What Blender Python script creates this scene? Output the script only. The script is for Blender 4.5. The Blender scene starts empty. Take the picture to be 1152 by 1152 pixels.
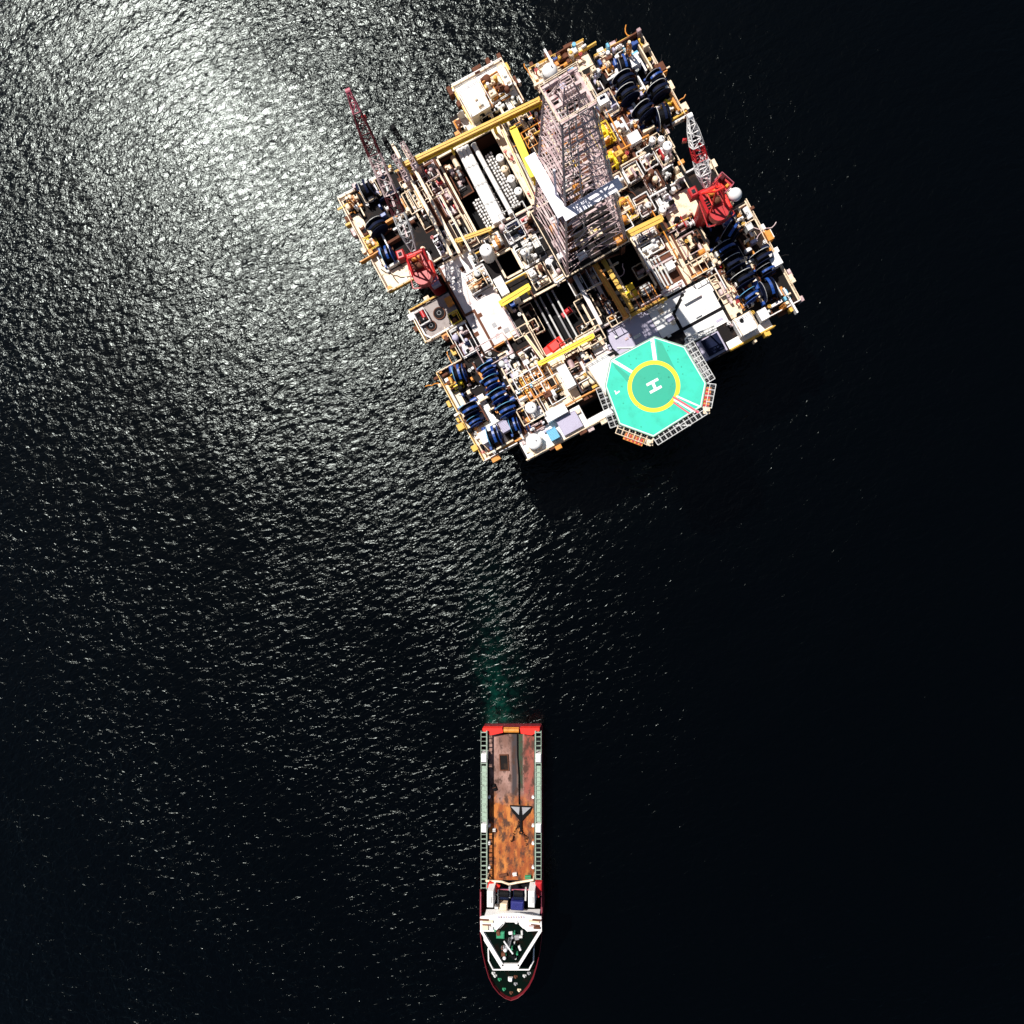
import bpy, math, random
from mathutils import Vector, Matrix
R = math.radians
scene = bpy.context.scene
col = scene.collection

# ------------------------------------------------------------------ camera, sky, sun, exposure
H = 200.0                      # drone height above the sea, metres
FPX = 855.0                    # focal length in photo pixels (1152 wide)
TILT = math.atan(104/FPX)
cam_d = bpy.data.cameras.new('camera'); cam = bpy.data.objects.new('camera', cam_d); col.objects.link(cam)
cam.location = (0, 0, H); cam.rotation_euler = (0, TILT, 0)
cam_d.sensor_width = 36; cam_d.lens = FPX/1152*36
cam_d.clip_start = 1; cam_d.clip_end = 20000
scene.camera = cam

def ray(px, py):
    x, y, z = (px-576)/FPX, -(py-576)/FPX, -1.0
    c, s = math.cos(TILT), math.sin(TILT)
    return Vector((x*c+z*s, y, -x*s+z*c))
def W(px, py, z=0.0):
    d = ray(px, py); t = (z-H)/d.z
    return Vector((d.x*t, d.y*t, z))

g = ray(316, 196); SUN = Vector((g.x, g.y, -g.z)).normalized()
sun_d = bpy.data.lights.new('sun', 'SUN'); sun = bpy.data.objects.new('sun', sun_d); col.objects.link(sun)
sun_d.energy = 5.0; sun_d.angle = R(0.5); sun_d.color = (1.0, 0.955, 0.9)
sun.rotation_euler = (SUN).to_track_quat('Z', 'Y').to_euler()
sun.location = (0, 0, 150)

world = bpy.data.worlds.new('World'); scene.world = world; world.use_nodes = True
wn = world.node_tree.nodes; wl = world.node_tree.links
sky = wn.new('ShaderNodeTexSky'); sky.sky_type = 'NISHITA'; sky.sun_disc = False
sky.sun_elevation = math.asin(SUN.z); sky.sun_rotation = math.atan2(SUN.x, SUN.y)
bg = wn['Background']; wl.new(sky.outputs[0], bg.inputs[0]); bg.inputs[1].default_value = 0.05
vs = scene.view_settings
vs.view_transform = 'Standard'; vs.look = 'None'; vs.gamma = 1; vs.exposure = 0.35
try: vs.use_curve_mapping = False
except Exception: pass
scene.cycles.max_bounces = 4

# ------------------------------------------------------------------ materials
def mat(name, c, rough=.55, metal=0.0, dirt=.25, dcol=(.10, .045, .02), scale=.9, c2=None, c2s=.25):
    """painted steel with worn and rust stained patches"""
    m = bpy.data.materials.new(name); m.use_nodes = True
    n = m.node_tree.nodes; l = m.node_tree.links; p = n['Principled BSDF']
    tc = n.new('ShaderNodeTexCoord')
    nz = n.new('ShaderNodeTexNoise'); nz.inputs['Scale'].default_value = scale; nz.inputs['Detail'].default_value = 7; nz.inputs['Roughness'].default_value = .68
    l.new(tc.outputs['Object'], nz.inputs['Vector'])
    rp = n.new('ShaderNodeValToRGB'); rp.color_ramp.elements[0].position = .52; rp.color_ramp.elements[1].position = .72
    rp.color_ramp.elements[1].color = (dirt*2.2,)*3+(1,) if dirt < .45 else (1, 1, 1, 1)
    l.new(nz.outputs['Fac'], rp.inputs[0])
    mx = n.new('ShaderNodeMix'); mx.data_type = 'RGBA'
    l.new(rp.outputs[0], mx.inputs[0]); mx.inputs[7].default_value = dcol+(1,)
    if c2:
        n2 = n.new('ShaderNodeTexNoise'); n2.inputs['Scale'].default_value = c2s; n2.inputs['Detail'].default_value = 5
        l.new(tc.outputs['Object'], n2.inputs['Vector'])
        r2 = n.new('ShaderNodeValToRGB'); r2.color_ramp.elements[0].position = .42; r2.color_ramp.elements[1].position = .58
        r2.color_ramp.elements[0].color = c+(1,); r2.color_ramp.elements[1].color = c2+(1,)
        l.new(n2.outputs['Fac'], r2.inputs[0]); l.new(r2.outputs[0], mx.inputs[6])
    else:
        mx.inputs[6].default_value = c+(1,)
    l.new(mx.outputs[2], p.inputs['Base Color'])
    p.inputs['Roughness'].default_value = rough; p.inputs['Metallic'].default_value = metal
    if max(c) < .14: p.inputs['Specular IOR Level'].default_value = .12; p.inputs['Roughness'].default_value = max(rough, .7)
    b = n.new('ShaderNodeBump'); b.inputs['Strength'].default_value = .25; b.inputs['Distance'].default_value = .03
    l.new(nz.outputs['Fac'], b.inputs['Height']); l.new(b.outputs[0], p.inputs['Normal'])
    return m

M = dict(
    white=mat('white_paint', (.82, .80, .78), dirt=.10, dcol=(.35, .22, .14)),
    cream=mat('cream_paint', (.80, .64, .45), dirt=.40, dcol=(.20, .08, .025)),
    pink=mat('pale_deck_paint', (.66, .57, .55), dirt=.28, dcol=(.34, .22, .18), scale=.5, c2=(.80, .76, .73), c2s=.12),
    deckw=mat('white_deck_paint', (.84, .83, .80), dirt=.08, dcol=(.5, .42, .36), scale=.3, c2=(.78, .75, .72), c2s=.15),
    lilac=mat('lilac_grey_tone', (.40, .37, .48), dirt=.15, dcol=(.20, .16, .2), scale=.4),
    mauve=mat('mauve_steel', (.36, .23, .235), dirt=.35, dcol=(.10, .03, .03), rough=.5, c2=(.66, .52, .50), c2s=.9),  # lighter second colour paints highlights into the lattice steel
    grey=mat('grey_steel', (.30, .30, .31), dirt=.25, metal=.0),
    pale=mat('pale_grey_steel', (.58, .58, .56), dirt=.2),
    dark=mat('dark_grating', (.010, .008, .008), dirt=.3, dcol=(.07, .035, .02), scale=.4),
    brown=mat('rusty_brown_steel', (.13, .05, .028), dirt=.3, dcol=(.05, .02, .012)),
    black=mat('black_steel', (.004, .004, .005), dirt=.15, dcol=(.025, .015, .01)),
    balcony=mat('tan_grey_deck_paint', (.26, .215, .20), dirt=.3, dcol=(.1, .06, .05)),
    navy=mat('navy_blue_paint', (.004, .008, .03), rough=.4, dirt=.3, dcol=(.01, .01, .012)),
    blue=mat('blue_paint', (.012, .06, .27), rough=.4, dirt=.35, dcol=(.008, .015, .05), scale=1.4),
    sky=mat('light_blue_paint', (.13, .42, .62), dirt=.12),
    orange=mat('orange_paint', (.66, .25, .03), dirt=.32, dcol=(.25, .06, .01)),
    yellow=mat('yellow_paint', (.85, .62, .015), dirt=.12, dcol=(.4, .2, .01)),
    ochre=mat('ochre_paint', (.68, .40, .05), dirt=.3, dcol=(.25, .10, .02)),
    red=mat('red_paint', (.46, .012, .016), rough=.45, dirt=.25, dcol=(.14, .01, .01)),
    bred=mat('bright_red_paint', (.80, .022, .012), rough=.5, dirt=.12, dcol=(.3, .02, .01)),
    green=mat('dark_green_deck_paint', (.0015, .005, .0035), dirt=.4, dcol=(.010, .004, .003), scale=.5),
    mgreen=mat('green_paint', (.03, .26, .12), dirt=.3, dcol=(.02, .05, .03)),
    seafoam=mat('pale_green_paint', (.30, .40, .31), dirt=.45, dcol=(.1, .12, .08), scale=1.6),
    heli=mat('helideck_green_paint', (.03, .55, .39), rough=.7, dirt=.3, dcol=(.02, .36, .25), scale=.55, c2=(.028, .50, .35), c2s=.3),
    helid=mat('helideck_deep_green_paint', (.012, .36, .23), rough=.6, dirt=.2, dcol=(.01, .27, .17), scale=.4),
    glass=mat('dark_glass', (.02, .03, .035), rough=.1, dirt=.0),
)

M['green'].node_tree.nodes['Principled BSDF'].inputs['Specular IOR Level'].default_value = .02
def water_material():
    m = bpy.data.materials.new('sea_water'); m.use_nodes = True
    n = m.node_tree.nodes; l = m.node_tree.links; n.clear()
    out = n.new('ShaderNodeOutputMaterial')
    geo = n.new('ShaderNodeNewGeometry')
    def mapping(rot, sx, sy, loc=(0, 0, 0)):
        mp = n.new('ShaderNodeMapping'); mp.vector_type = 'TEXTURE'; mp.inputs['Rotation'].default_value = (0, 0, R(rot))
        mp.inputs['Scale'].default_value = (1/sx, 1/sy, 1); mp.inputs['Location'].default_value = loc
        l.new(geo.outputs['Position'], mp.inputs['Vector']); return mp
    def noise(mp, scale, detail, rough=.5, dist=0.0):
        t = n.new('ShaderNodeTexNoise'); t.inputs['Scale'].default_value = scale; t.inputs['Detail'].default_value = detail
        t.inputs['Roughness'].default_value = rough; t.inputs['Distortion'].default_value = dist
        l.new(mp.outputs[0], t.inputs['Vector']); return t
    def math_(op, a, b=None, c=None):
        t = n.new('ShaderNodeMath'); t.operation = op
        for i, v in enumerate((a, b, c)):
            if v is None: continue
            if isinstance(v, (int, float)): t.inputs[i].default_value = v
            else: l.new(v, t.inputs[i])
        return t.outputs[0]
    rip = noise(mapping(26, .66, 1.0), .62, 3.0, .62, .6)       # wind ripples, crests running up to the right
    chop = noise(mapping(14, .55, 1.0), .20, 2.5, .5, .3)
    swell = noise(mapping(38, .45, 1.0), .03, 2.0)
    patch = noise(mapping(-56, .32, 1.0), .022, 3.0, .6, .5)      # gusts and slicks
    pr = n.new('ShaderNodeMapRange'); l.new(patch.outputs['Fac'], pr.inputs[0])
    pr.inputs[1].default_value = .32; pr.inputs[2].default_value = .68; pr.inputs[3].default_value = .55; pr.inputs[4].default_value = 1.30
    h = math_('MULTIPLY', rip.outputs['Fac'], RIP)
    h = math_('MULTIPLY', h, pr.outputs[0])
    # calmer water in the lee of the platform and to the right of it
    sp = n.new('ShaderNodeSeparateXYZ'); l.new(geo.outputs['Position'], sp.inputs[0])
    lee = n.new('ShaderNodeMapRange'); lee.interpolation_type = 'SMOOTHSTEP'
    ln = noise(mapping(0, 1, 1), .05, 3.0)
    l.new(math_('ADD', sp.outputs[0], math_('MULTIPLY_ADD', ln.outputs['Fac'], 16.0, -8.0)), lee.inputs[0])
    xe = W(598, 650, 0).x; lee.inputs[1].default_value = xe-5; lee.inputs[2].default_value = xe+6; lee.inputs[3].default_value = 1.0; lee.inputs[4].default_value = LEE
    h = math_('MULTIPLY', h, lee.outputs[0])
    h = math_('ADD', h, math_('MULTIPLY', chop.outputs['Fac'], CHOP))
    h = math_('ADD', h, math_('MULTIPLY', swell.outputs['Fac'], SWELL))
    b = n.new('ShaderNodeBump'); b.inputs['Strength'].default_value = 1.0; b.inputs['Distance'].default_value = 1.0
    l.new(h, b.inputs['Height'])
    gl = n.new('ShaderNodeBsdfGlossy'); gl.distribution = 'BECKMANN'; gl.inputs['Roughness'].default_value = GROUGH
    gl.inputs['Color'].default_value = (.70, .78, .76, 1)
    l.new(b.outputs[0], gl.inputs['Normal'])
    df = n.new('ShaderNodeBsdfDiffuse')
    # aerated green wash trailing from the ship's propellers
    a = W(566, 812, 0)
    sep = n.new('ShaderNodeSeparateXYZ'); l.new(geo.outputs['Position'], sep.inputs[0])
    dx = math_('SUBTRACT', sep.outputs[0], a.x); dy = math_('SUBTRACT', sep.outputs[1], a.y-3)
    wig = noise(mapping(0, 1, .6), .10, 4, .6)
    dxw = math_('ADD', math_('ADD', dx, math_('MULTIPLY', dy, .10)), math_('MULTIPLY', math_('SUBTRACT', wig.outputs['Fac'], .5), 14))
    width = math_('ADD', 3.6, math_('MULTIPLY', dy, .05))
    q = math_('DIVIDE', dxw, width); q = math_('MULTIPLY', q, q)
    e = math_('EXPONENT', math_('MULTIPLY', q, -1))
    fall = math_('EXPONENT', math_('MULTIPLY', math_('MAXIMUM', dy, 0), -.085))
    on = math_('GREATER_THAN', dy, -1)
    e = math_('MULTIPLY', math_('MULTIPLY', e, fall), on)
    wn2 = noise(mapping(10, 1, 1), .5, 5, .7)
    e = math_('MULTIPLY', e, math_('MAXIMUM', math_('MULTIPLY_ADD', wn2.outputs['Fac'], 5.0, -1.9), 0.05))
    mc = n.new('ShaderNodeMix'); mc.data_type = 'RGBA'; l.new(e, mc.inputs[0])
    mc.inputs[6].default_value = (.0001, .0003, .0004, 1); mc.inputs[7].default_value = (.002, .048, .032, 1)
    fn = noise(mapping(5, 1, .8), 1.1, 6, .75)
    fm = n.new('ShaderNodeMapRange'); l.new(fn.outputs['Fac'], fm.inputs[0]); fm.inputs[1].default_value = .60; fm.inputs[2].default_value = .70; fm.inputs[4].default_value = .8
    near = math_('EXPONENT', math_('MULTIPLY', math_('MAXIMUM', dy, 0), -.16))
    mf = n.new('ShaderNodeMix'); mf.data_type = 'RGBA'; l.new(math_('MULTIPLY', math_('MULTIPLY', fm.outputs[0], near), math_('MINIMUM', math_('MULTIPLY', e, 2), 1.0)), mf.inputs[0])
    l.new(mc.outputs[2], mf.inputs[6]); mf.inputs[7].default_value = (.30, .40, .37, 1)
    l.new(mf.outputs[2], df.inputs['Color'])
    fr = n.new('ShaderNodeFresnel'); fr.inputs['IOR'].default_value = 1.333; l.new(b.outputs[0], fr.inputs['Normal'])
    ms = n.new('ShaderNodeMixShader'); l.new(fr.outputs[0], ms.inputs[0]); l.new(df.outputs[0], ms.inputs[1]); l.new(gl.outputs[0], ms.inputs[2])
    l.new(ms.outputs[0], out.inputs['Surface'])
    return m
RIP, CHOP, SWELL, GROUGH, LEE = .42, .22, .9, .255, .52

# ------------------------------------------------------------------ mesh building helpers
class MB:
    def __init__(s): s.v = []; s.f = []
    def add(s, vs, fs):
        o = len(s.v); s.v += [tuple(p) for p in vs]; s.f += [tuple(i+o for i in f) for f in fs]; return s
    def box(s, x, y, z, sx, sy, sz, rz=0.0, ch=0.0):
        """box with its base centre at x, y, z; ch chamfers the top edges"""
        c, n = math.cos(rz), math.sin(rz); hx, hy = sx/2, sy/2
        ch = min(ch, hx*.6, hy*.6, sz*.6)
        rings = [(0, 0), (sz-ch, 0)]
        if ch > 0: rings.append((sz, ch))
        else: rings = [(0, 0), (sz, 0)]
        vs = []
        for zz, k in rings:
            for a, b in ((-hx+k, -hy+k), (hx-k, -hy+k), (hx-k, hy-k), (-hx+k, hy-k)):
                vs.append((x+a*c-b*n, y+a*n+b*c, z+zz))
        fs = [(3, 2, 1, 0)]
        for r in range(len(rings)-1):
            for i in range(4):
                j = (i+1) % 4; fs.append((r*4+i, r*4+j, r*4+4+j, r*4+4+i))
        t = (len(rings)-1)*4; fs.append((t, t+1, t+2, t+3))
        return s.add(vs, fs)
    def cyl(s, p0, p1, r0, r1=None, n=10, caps=True):
        p0, p1 = Vector(p0), Vector(p1); r1 = r0 if r1 is None else r1
        d = (p1-p0)
        if d.length < 1e-6: return s
        d.normalize(); a = d.orthogonal().normalized(); b = d.cross(a)
        vs = []
        for p, r in ((p0, r0), (p1, r1)):
            for i in range(n):
                t = 2*math.pi*i/n; vs.append(p+a*math.cos(t)*r+b*math.sin(t)*r)
        fs = [(i, (i+1) % n, n+(i+1) % n, n+i) for i in range(n)]
        if caps: fs += [tuple(range(n-1, -1, -1)), tuple(range(n, 2*n))]
        return s.add(vs, fs)
    def tube(s, pts, r, n=6):
        for a, b in zip(pts, pts[1:]): s.cyl(a, b, r, n=n)
        return s
    def prism(s, poly, z0, z1, inset=0):
        n = len(poly)
        vs = [(x, y, z0) for x, y in poly]+[(x, y, z1) for x, y in poly]
        fs = [tuple(range(n-1, -1, -1)), tuple(range(n, 2*n))]+[(i, (i+1) % n, n+(i+1) % n, n+i) for i in range(n)]
        return s.add(vs, fs)
    def dome(s, c, r, hgt=None, n=16, m=6, full=False):
        hgt = hgt or r; vs = []; lo = -m if full else 0
        for j in range(lo, m):
            t = math.pi/2*j/m
            for i in range(n):
                a = 2*math.pi*i/n; vs.append((c[0]+r*math.cos(t)*math.cos(a), c[1]+r*math.cos(t)*math.sin(a), c[2]+hgt*math.sin(t)))
        vs.append((c[0], c[1], c[2]+hgt)); k = m-lo; fs = []
        for j in range(k-1):
            for i in range(n): fs.append((j*n+i, j*n+(i+1) % n, (j+1)*n+(i+1) % n, (j+1)*n+i))
        for i in range(n): fs.append(((k-1)*n+i, (k-1)*n+(i+1) % n, k*n))
        fs.append(tuple(range(n-1, -1, -1)))
        return s.add(vs, fs)
    def torus(s, c, axis, r, w, n=20):
        """a flat ring of square section"""
        ax = Vector(axis).normalized(); a = ax.orthogonal().normalized(); b = ax.cross(a); c = Vector(c); vs = []
        for i in range(n):
            t = 2*math.pi*i/n; e = a*math.cos(t)+b*math.sin(t)
            for rr, h in ((r, -w/2), (r+w, -w/2), (r+w, w/2), (r, w/2)): vs.append(c+e*rr+ax*h)
        fs = []
        for i in range(n):
            j = (i+1) % n
            for k in range(4): fs.append((i*4+k, j*4+k, j*4+(k+1) % 4, i*4+(k+1) % 4))
        return s.add(vs, fs)
    def lattice(s, p0, p1, w0, w1, n, r, up=(0, 0, 1), flip=0):
        """four chord lattice boom section"""
        p0, p1 = Vector(p0), Vector(p1); d = (p1-p0).normalized(); a = d.cross(Vector(up)).normalized(); b = a.cross(d)
        rings = []
        for i in range(n+1):
            t = i/n; p = p0.lerp(p1, t); w = (w0+(w1-w0)*t)/2
            rings.append([p+a*w*sa+b*w*sb for sa, sb in ((-1, -1), (1, -1), (1, 1), (-1, 1))])
        for i in range(n):
            for k in range(4):
                s.cyl(rings[i][k], rings[i+1][k], r, n=5)
                j = (k+1) % 4
                if (i+k+flip) % 2: s.cyl(rings[i][k], rings[i+1][j], r*.65, n=4)
                else: s.cyl(rings[i][j], rings[i+1][k], r*.65, n=4)
                s.cyl(rings[i][k], rings[i][j], r*.65, n=4)
        for k in range(4): s.cyl(rings[n][k], rings[n][(k+1) % 4], r*.65, n=4)
        return s
    def rail(s, pts, h=1.1, step=2.0, r=.06, closed=False):
        pts = [Vector(p) for p in pts]
        if closed: pts = pts+[pts[0]]
        for a, b in zip(pts, pts[1:]):
            L = (b-a).length; k = max(1, int(round(L/step)))
            for i in range(k+1):
                p = a.lerp(b, i/k); s.cyl(p, p+Vector((0, 0, h)), r, n=4)
            for hh in (h, h*.55): s.cyl(a+Vector((0, 0, hh)), b+Vector((0, 0, hh)), r, n=4)
        return s

def obj(name, mb, m, parent=None, smooth=False):
    me = bpy.data.meshes.new(name); me.from_pydata(mb.v, [], mb.f); me.update()
    me.materials.append(M[m] if isinstance(m, str) else m)
    if smooth:
        for p in me.polygons: p.use_smooth = True
    o = bpy.data.objects.new(name, me); col.objects.link(o)
    if parent: o.parent = parent
    return o
def tag(o, label, cat, group=None, kind=None):
    if label: o['label'] = label
    if cat: o['category'] = cat
    if group: o['group'] = group
    if kind: o['kind'] = kind
    return o
def thing(name, label, cat, loc, rz=0.0, group=None):
    o = bpy.data.objects.new(name, None); o.empty_display_size = .5; col.objects.link(o)
    o.location = loc; o.rotation_euler = (0, 0, rz); return tag(o, label, cat, group)
def children(o): return [c for c in bpy.data.objects if c.parent == o]
def dup(root, loc, rz=None, label=None, group=None):
    r = root.copy(); col.objects.link(r); r.location = loc
    if rz is not None: r.rotation_euler = (0, 0, rz)
    if label: r['label'] = label
    if group: r['group'] = group
    for ch in children(root):
        c = ch.copy(); col.objects.link(c); c.parent = r
        for g_ in children(ch):
            d = g_.copy(); col.objects.link(d); d.parent = c
    return r

# ------------------------------------------------------------------ the sea
sea = MB(); S_ = 9000
sea.add([(-S_, -S_, 0), (S_, -S_, 0), (S_, S_, 0), (-S_, S_, 0)], [(0, 1, 2, 3)])
tag(obj('sea', sea, water_material()), None, None, kind='structure')

# ------------------------------------------------------------------ platform frame: (u, v) run along the deck's two edges
ANG = R(28.4); CU, SU = math.cos(ANG), math.sin(ANG)
DZ = 28.0                                        # main deck height
def uvpx(u, v): return 640+CU*u-SU*v, 290-SU*u-CU*v
def UV(u, v, z=DZ):
    return W(*uvpx(u, v), z)
def sc(z): return (H-z)/FPX
def at(u, v, ztop, zbase=None):
    p = UV(u, v, ztop); return Vector((p.x, p.y, DZ if zbase is None else zbase))
K = sc(DZ)

O0 = UV(0, 0, DZ)
rig = thing('drilling_platform', 'semi-submersible drilling platform with cluttered cream decks on four columns', 'oil platform', (O0.x, O0.y, 0), ANG)
def loc(p):                                      # world -> platform local
    d = Vector(p)-Vector((O0.x, O0.y, 0)); return Vector((d.x*CU+d.y*SU, -d.x*SU+d.y*CU, d.z))
def L2(u, v, z=DZ): q = loc(UV(u, v, z)); return (q.x, q.y)

OUT = [(-135, 160, -152, 176), (-196, -128, 62, 181), (-192, -102, -156, -44), (150, 205, -166, -38), (132, 190, 78, 184),
       (-150, 166, -178, -148), (-24, 39, 176, 231), (60, 130, 176, 206), (-44, -24, 176, 202), (-186, -134, -8, 32), (155, 190, -36, 20), (-160, -130, -50, -4)]
PIT = [(-78, -8, 70, 168), (-76, -64+52, -86, -20), (38, 71, -76, -12), (-73, -52, 12, 40), (-68, -42, -169, -142)]
def in_rect(u, v, rs): return any(a < u < b and c < v < d for a, b, c, d in rs)
def grid_slab(rects, holes, z0, z1, mb):
    us = sorted({x for r in rects+holes for x in r[:2]}); vs_ = sorted({x for r in rects+holes for x in r[2:]})
    def solid(i, j):
        if i < 0 or j < 0 or i >= len(us)-1 or j >= len(vs_)-1: return False
        u, v = (us[i]+us[i+1])/2, (vs_[j]+vs_[j+1])/2
        return in_rect(u, v, rects) and not in_rect(u, v, holes)
    P = lambda i, j, z: L2(us[i], vs_[j])+(z,)
    for i in range(len(us)-1):
        for j in range(len(vs_)-1):
            if not solid(i, j): continue
            a, b, c, d = (i, j), (i+1, j), (i+1, j+1), (i, j+1)
            mb.add([P(*a, z1), P(*b, z1), P(*c, z1), P(*d, z1)], [(0, 1, 2, 3)])
            mb.add([P(*a, z0), P(*b, z0), P(*c, z0), P(*d, z0)], [(3, 2, 1, 0)])
            for (p, q, ni, nj) in ((a, b, i, j-1), (b, c, i+1, j), (c, d, i, j+1), (d, a, i-1, j)):
                if not solid(ni, nj): mb.add([P(*p, z0), P(*q, z0), P(*q, z1), P(*p, z1)], [(0, 1, 2, 3)])
    return mb
body = [OUT[0], OUT[1], OUT[2], OUT[3], OUT[4]]
obj('hull_deck', grid_slab(OUT, PIT, DZ-1.2, DZ, MB()), 'dark', rig)
obj('lower_hull', grid_slab([(-132, 157, -149, 172)], [], DZ-10, DZ-6.6, MB()), 'black', rig)
obj('side_shell', grid_slab([(-132, 157, -149, 172)], [(-128, 153, -145, 168)], DZ-6.6, DZ-1.2, MB()), 'brown', rig)
for cu in (-110, 132):
    for cv in (-122, 145):
        x, y = L2(cu, cv); c = MB(); c.cyl((x, y, -12), (x, y, DZ-10), 5.2, n=28); cc = obj('column', c, 'orange', rig)
        rr = MB()
        for z in (2, 7, 12): rr.torus((x, y, z), (0, 0, 1), 5.22, .35, 28)
        obj('fender_ring', rr, 'black', cc)
for cu in (-110, 132):
    x, y0 = L2(cu, -165); x1, y1 = L2(cu, 185); obj('pontoon', MB().box((x+x1)/2, (y0+y1)/2, -19, 13, y1-y0, 7.2, ch=1.2), 'brown', rig)
for cv in (-122, 145):
    x0, y = L2(-110, cv); x1, y1 = L2(132, cv); obj('brace', MB().cyl((x0+5, y, 3), (x1-5, y1, 3), .9, n=14), 'orange', rig)
# coloured deck areas, each a thin plate of its own
def plate(u0, u1, v0, v1, m, h=.12, name='deck_plate', label=None):
    P = [L2(u0, v0), L2(u1, v0), L2(u1, v1), L2(u0, v1)]
    o = obj(name, MB().prism(P, DZ+.004, DZ+h), m, rig)
    if label: o['label'] = label
    return o
plate(-134, -89, -50, 60, 'pink', label='large pale pinkish open deck')
plate(-128, -94, 60, 62, 'cream', .3)
plate(49, 126, -131, -94, 'deckw', .2, label='white open deck above the helideck')
plate(74, 124, -148, -131.6, 'deckw', .25)
plate(-6, 48.4, -131, -92, 'lilac', .16, label='lilac grey deck above the helideck')  # one even lilac grey tone over this stretch of deck
plate(-60, -7, -141, -104, 'pink', .14)
plate(-41, -8, -147, -141.2, 'pink', .14)
plate(102, 112, -90, -30, 'cream', .2)
plate(114, 122, -90, -40, 'cream', .24)
plate(128, 147, -148, -98, 'cream', .2)
plate(-148, -69, -177, -151, 'deckw', .12, label='white deck strip along the lower edge')
plate(-68.5, -20, -177, -170, 'deckw', .12)
plate(110, 165, -177, -168, 'deckw', .12)
plate(-167, -158, -150, -88, 'deckw', .14)
plate(-142, -134, -150, -60, 'brown', .1)
plate(-179, -168, -116, -96, 'white', .14)
plate(80, 108, -176, -152, 'lilac', .12)
plate(-23, 38, 178, 230, 'deckw', .12, label='white deck of the upper outrigger')
plate(-194, -160, 63, 82, 'cream', .2)
plate(-184, -138, -5, 30, 'balcony', .14)
plate(118, 158, -28, 12, 'cream', .14)
plate(120, 158, 12.5, 20, 'pink', .14)
plate(-195, -183, 82.5, 180, 'cream', .1)
plate(-191, -168, -155, -118, 'cream', .12)
plate(-191, -180, -117.5, -60, 'cream', .1)
plate(-123, -104, -155, -60, 'cream', .1)
plate(-6.5, 5, 70, 168, 'cream', .25)
plate(-128, -80, 100, 170, 'brown', .08)
plate(-104, -80, 62, 99, 'cream', .1)
plate(60, 150, 60, 172, 'brown', .08)
plate(62, 128, 178, 205, 'cream', .1)
plate(-88, -12, -103.5, -92, 'cream', .14)
plate(-126, -62, -147, -104.5, 'cream', .1)
plate(72, 101, -90, -14, 'brown', .1)
# pit floors and walls
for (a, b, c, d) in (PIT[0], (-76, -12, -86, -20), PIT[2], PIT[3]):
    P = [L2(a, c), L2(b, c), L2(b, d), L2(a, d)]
    obj('pit_floor', MB().prism(P, DZ-6.55, DZ-6.3), 'black', rig)  # black floor colour stands in for the shade down in the pits
    w = MB()
    for p, q in zip(P, P[1:]+P[:1]):
        ln = math.hypot(q[0]-p[0], q[1]-p[1]); an = math.atan2(q[1]-p[1], q[0]-p[0])
        w.box((p[0]+q[0])/2, (p[1]+q[1])/2, DZ+.01, ln-.4, .45, .55, an)
    obj('coaming', w, 'cream', rig)
# dark drainage channels outlining the open decks
def groove(pts, name='deck_channel', m='black', w=.55):
    mb = MB(); Q = [L2(u, v) for u, v in pts]
    for i, (p, q) in enumerate(zip(Q, Q[1:])):
        ln = math.hypot(q[0]-p[0], q[1]-p[1]); an = math.atan2(q[1]-p[1], q[0]-p[0])
        mb.box((p[0]+q[0])/2, (p[1]+q[1])/2, DZ+.02, ln+w*.98, w, .32+i*.004, an)
    return obj(name, mb, m, rig)
groove([(-134, 58), (-134, -2), (-122, -2), (-122, -52)], m='brown')
groove([(20, -150), (20, -132), (73, -132), (73, -112), (92, -98)], w=.7)
groove([(73, -132), (126, -132), (126, -112), (138, -112)], w=.7)
groove([(-4, -93), (-8, -110), (-2, -128), (-14, -140)], w=.7)
groove([(-8, -118), (-28, -118), (-28, -104)], w=.6)
groove([(101.5, -92), (101.5, -14)], m='brown'); groove([(113, -92), (113, -14)], m='brown'); groove([(101.5, -92), (122, -92)], m='black')
groove([(158.5, 70), (158.5, -38)], m='black', w=.8); groove([(158, -36), (118, -36)], m='black')
groove([(-104, 62), (-104, 98)], m='brown'); groove([(-90, -50), (-62, -50+2)], m='brown') if False else None
# edge handrails, one per edge
edges = [((-196, 62), (-196, 181)), ((-196, 181), (-128, 181)), ((-196, 62), (-158, 62)), ((-192, -156), (-192, -44)), ((-192, -44), (-160, -44)),
         ((-192, -156), (-150, -156)), ((-150, -178), (-50, -178)), ((110, -178), (166, -178)), ((205, -166), (205, -38)), ((166, -166), (205, -166)),
         ((190, 78), (190, 184)), ((132, 184), (190, 184)), ((-24, 176), (-24, 231)), ((-24, 231), (39, 231)), ((39, 231), (39, 178)),
         ((60, 206), (130, 206)), ((60, 178), (60, 206)), ((-186, -8), (-186, 32)), ((-186, -8), (-136, -8)), ((-186, 32), (-152, 32)),
         ((160, 22), (160, 76)), ((160, 76), (190, 76)), ((-160, -4), (-160, -44)), ((-126, 176), (-30, 176)), ((190, -36), (190, 20)), ((160, 20), (190, 20))]
for i, (a, b) in enumerate(edges):
    p, q = L2(*a), L2(*b)
    obj('handrail', MB().rail([(p[0], p[1], DZ+.02), (q[0], q[1], DZ+.02)], r=.11), ('cream', 'white', 'cream', 'ochre')[i % 4], rig)
for i, (a, b) in enumerate(edges[:22]):          # edge girders under the rails
    p, q = L2(*a), L2(*b); ln = math.hypot(q[0]-p[0], q[1]-p[1]); an = math.atan2(q[1]-p[1], q[0]-p[0])
    obj('edge_girder', MB().box((p[0]+q[0])/2, (p[1]+q[1])/2, DZ-.5, ln, .55, .8, an), ('cream', 'cream', 'ochre', 'cream', 'brown')[i % 5], rig)
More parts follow.
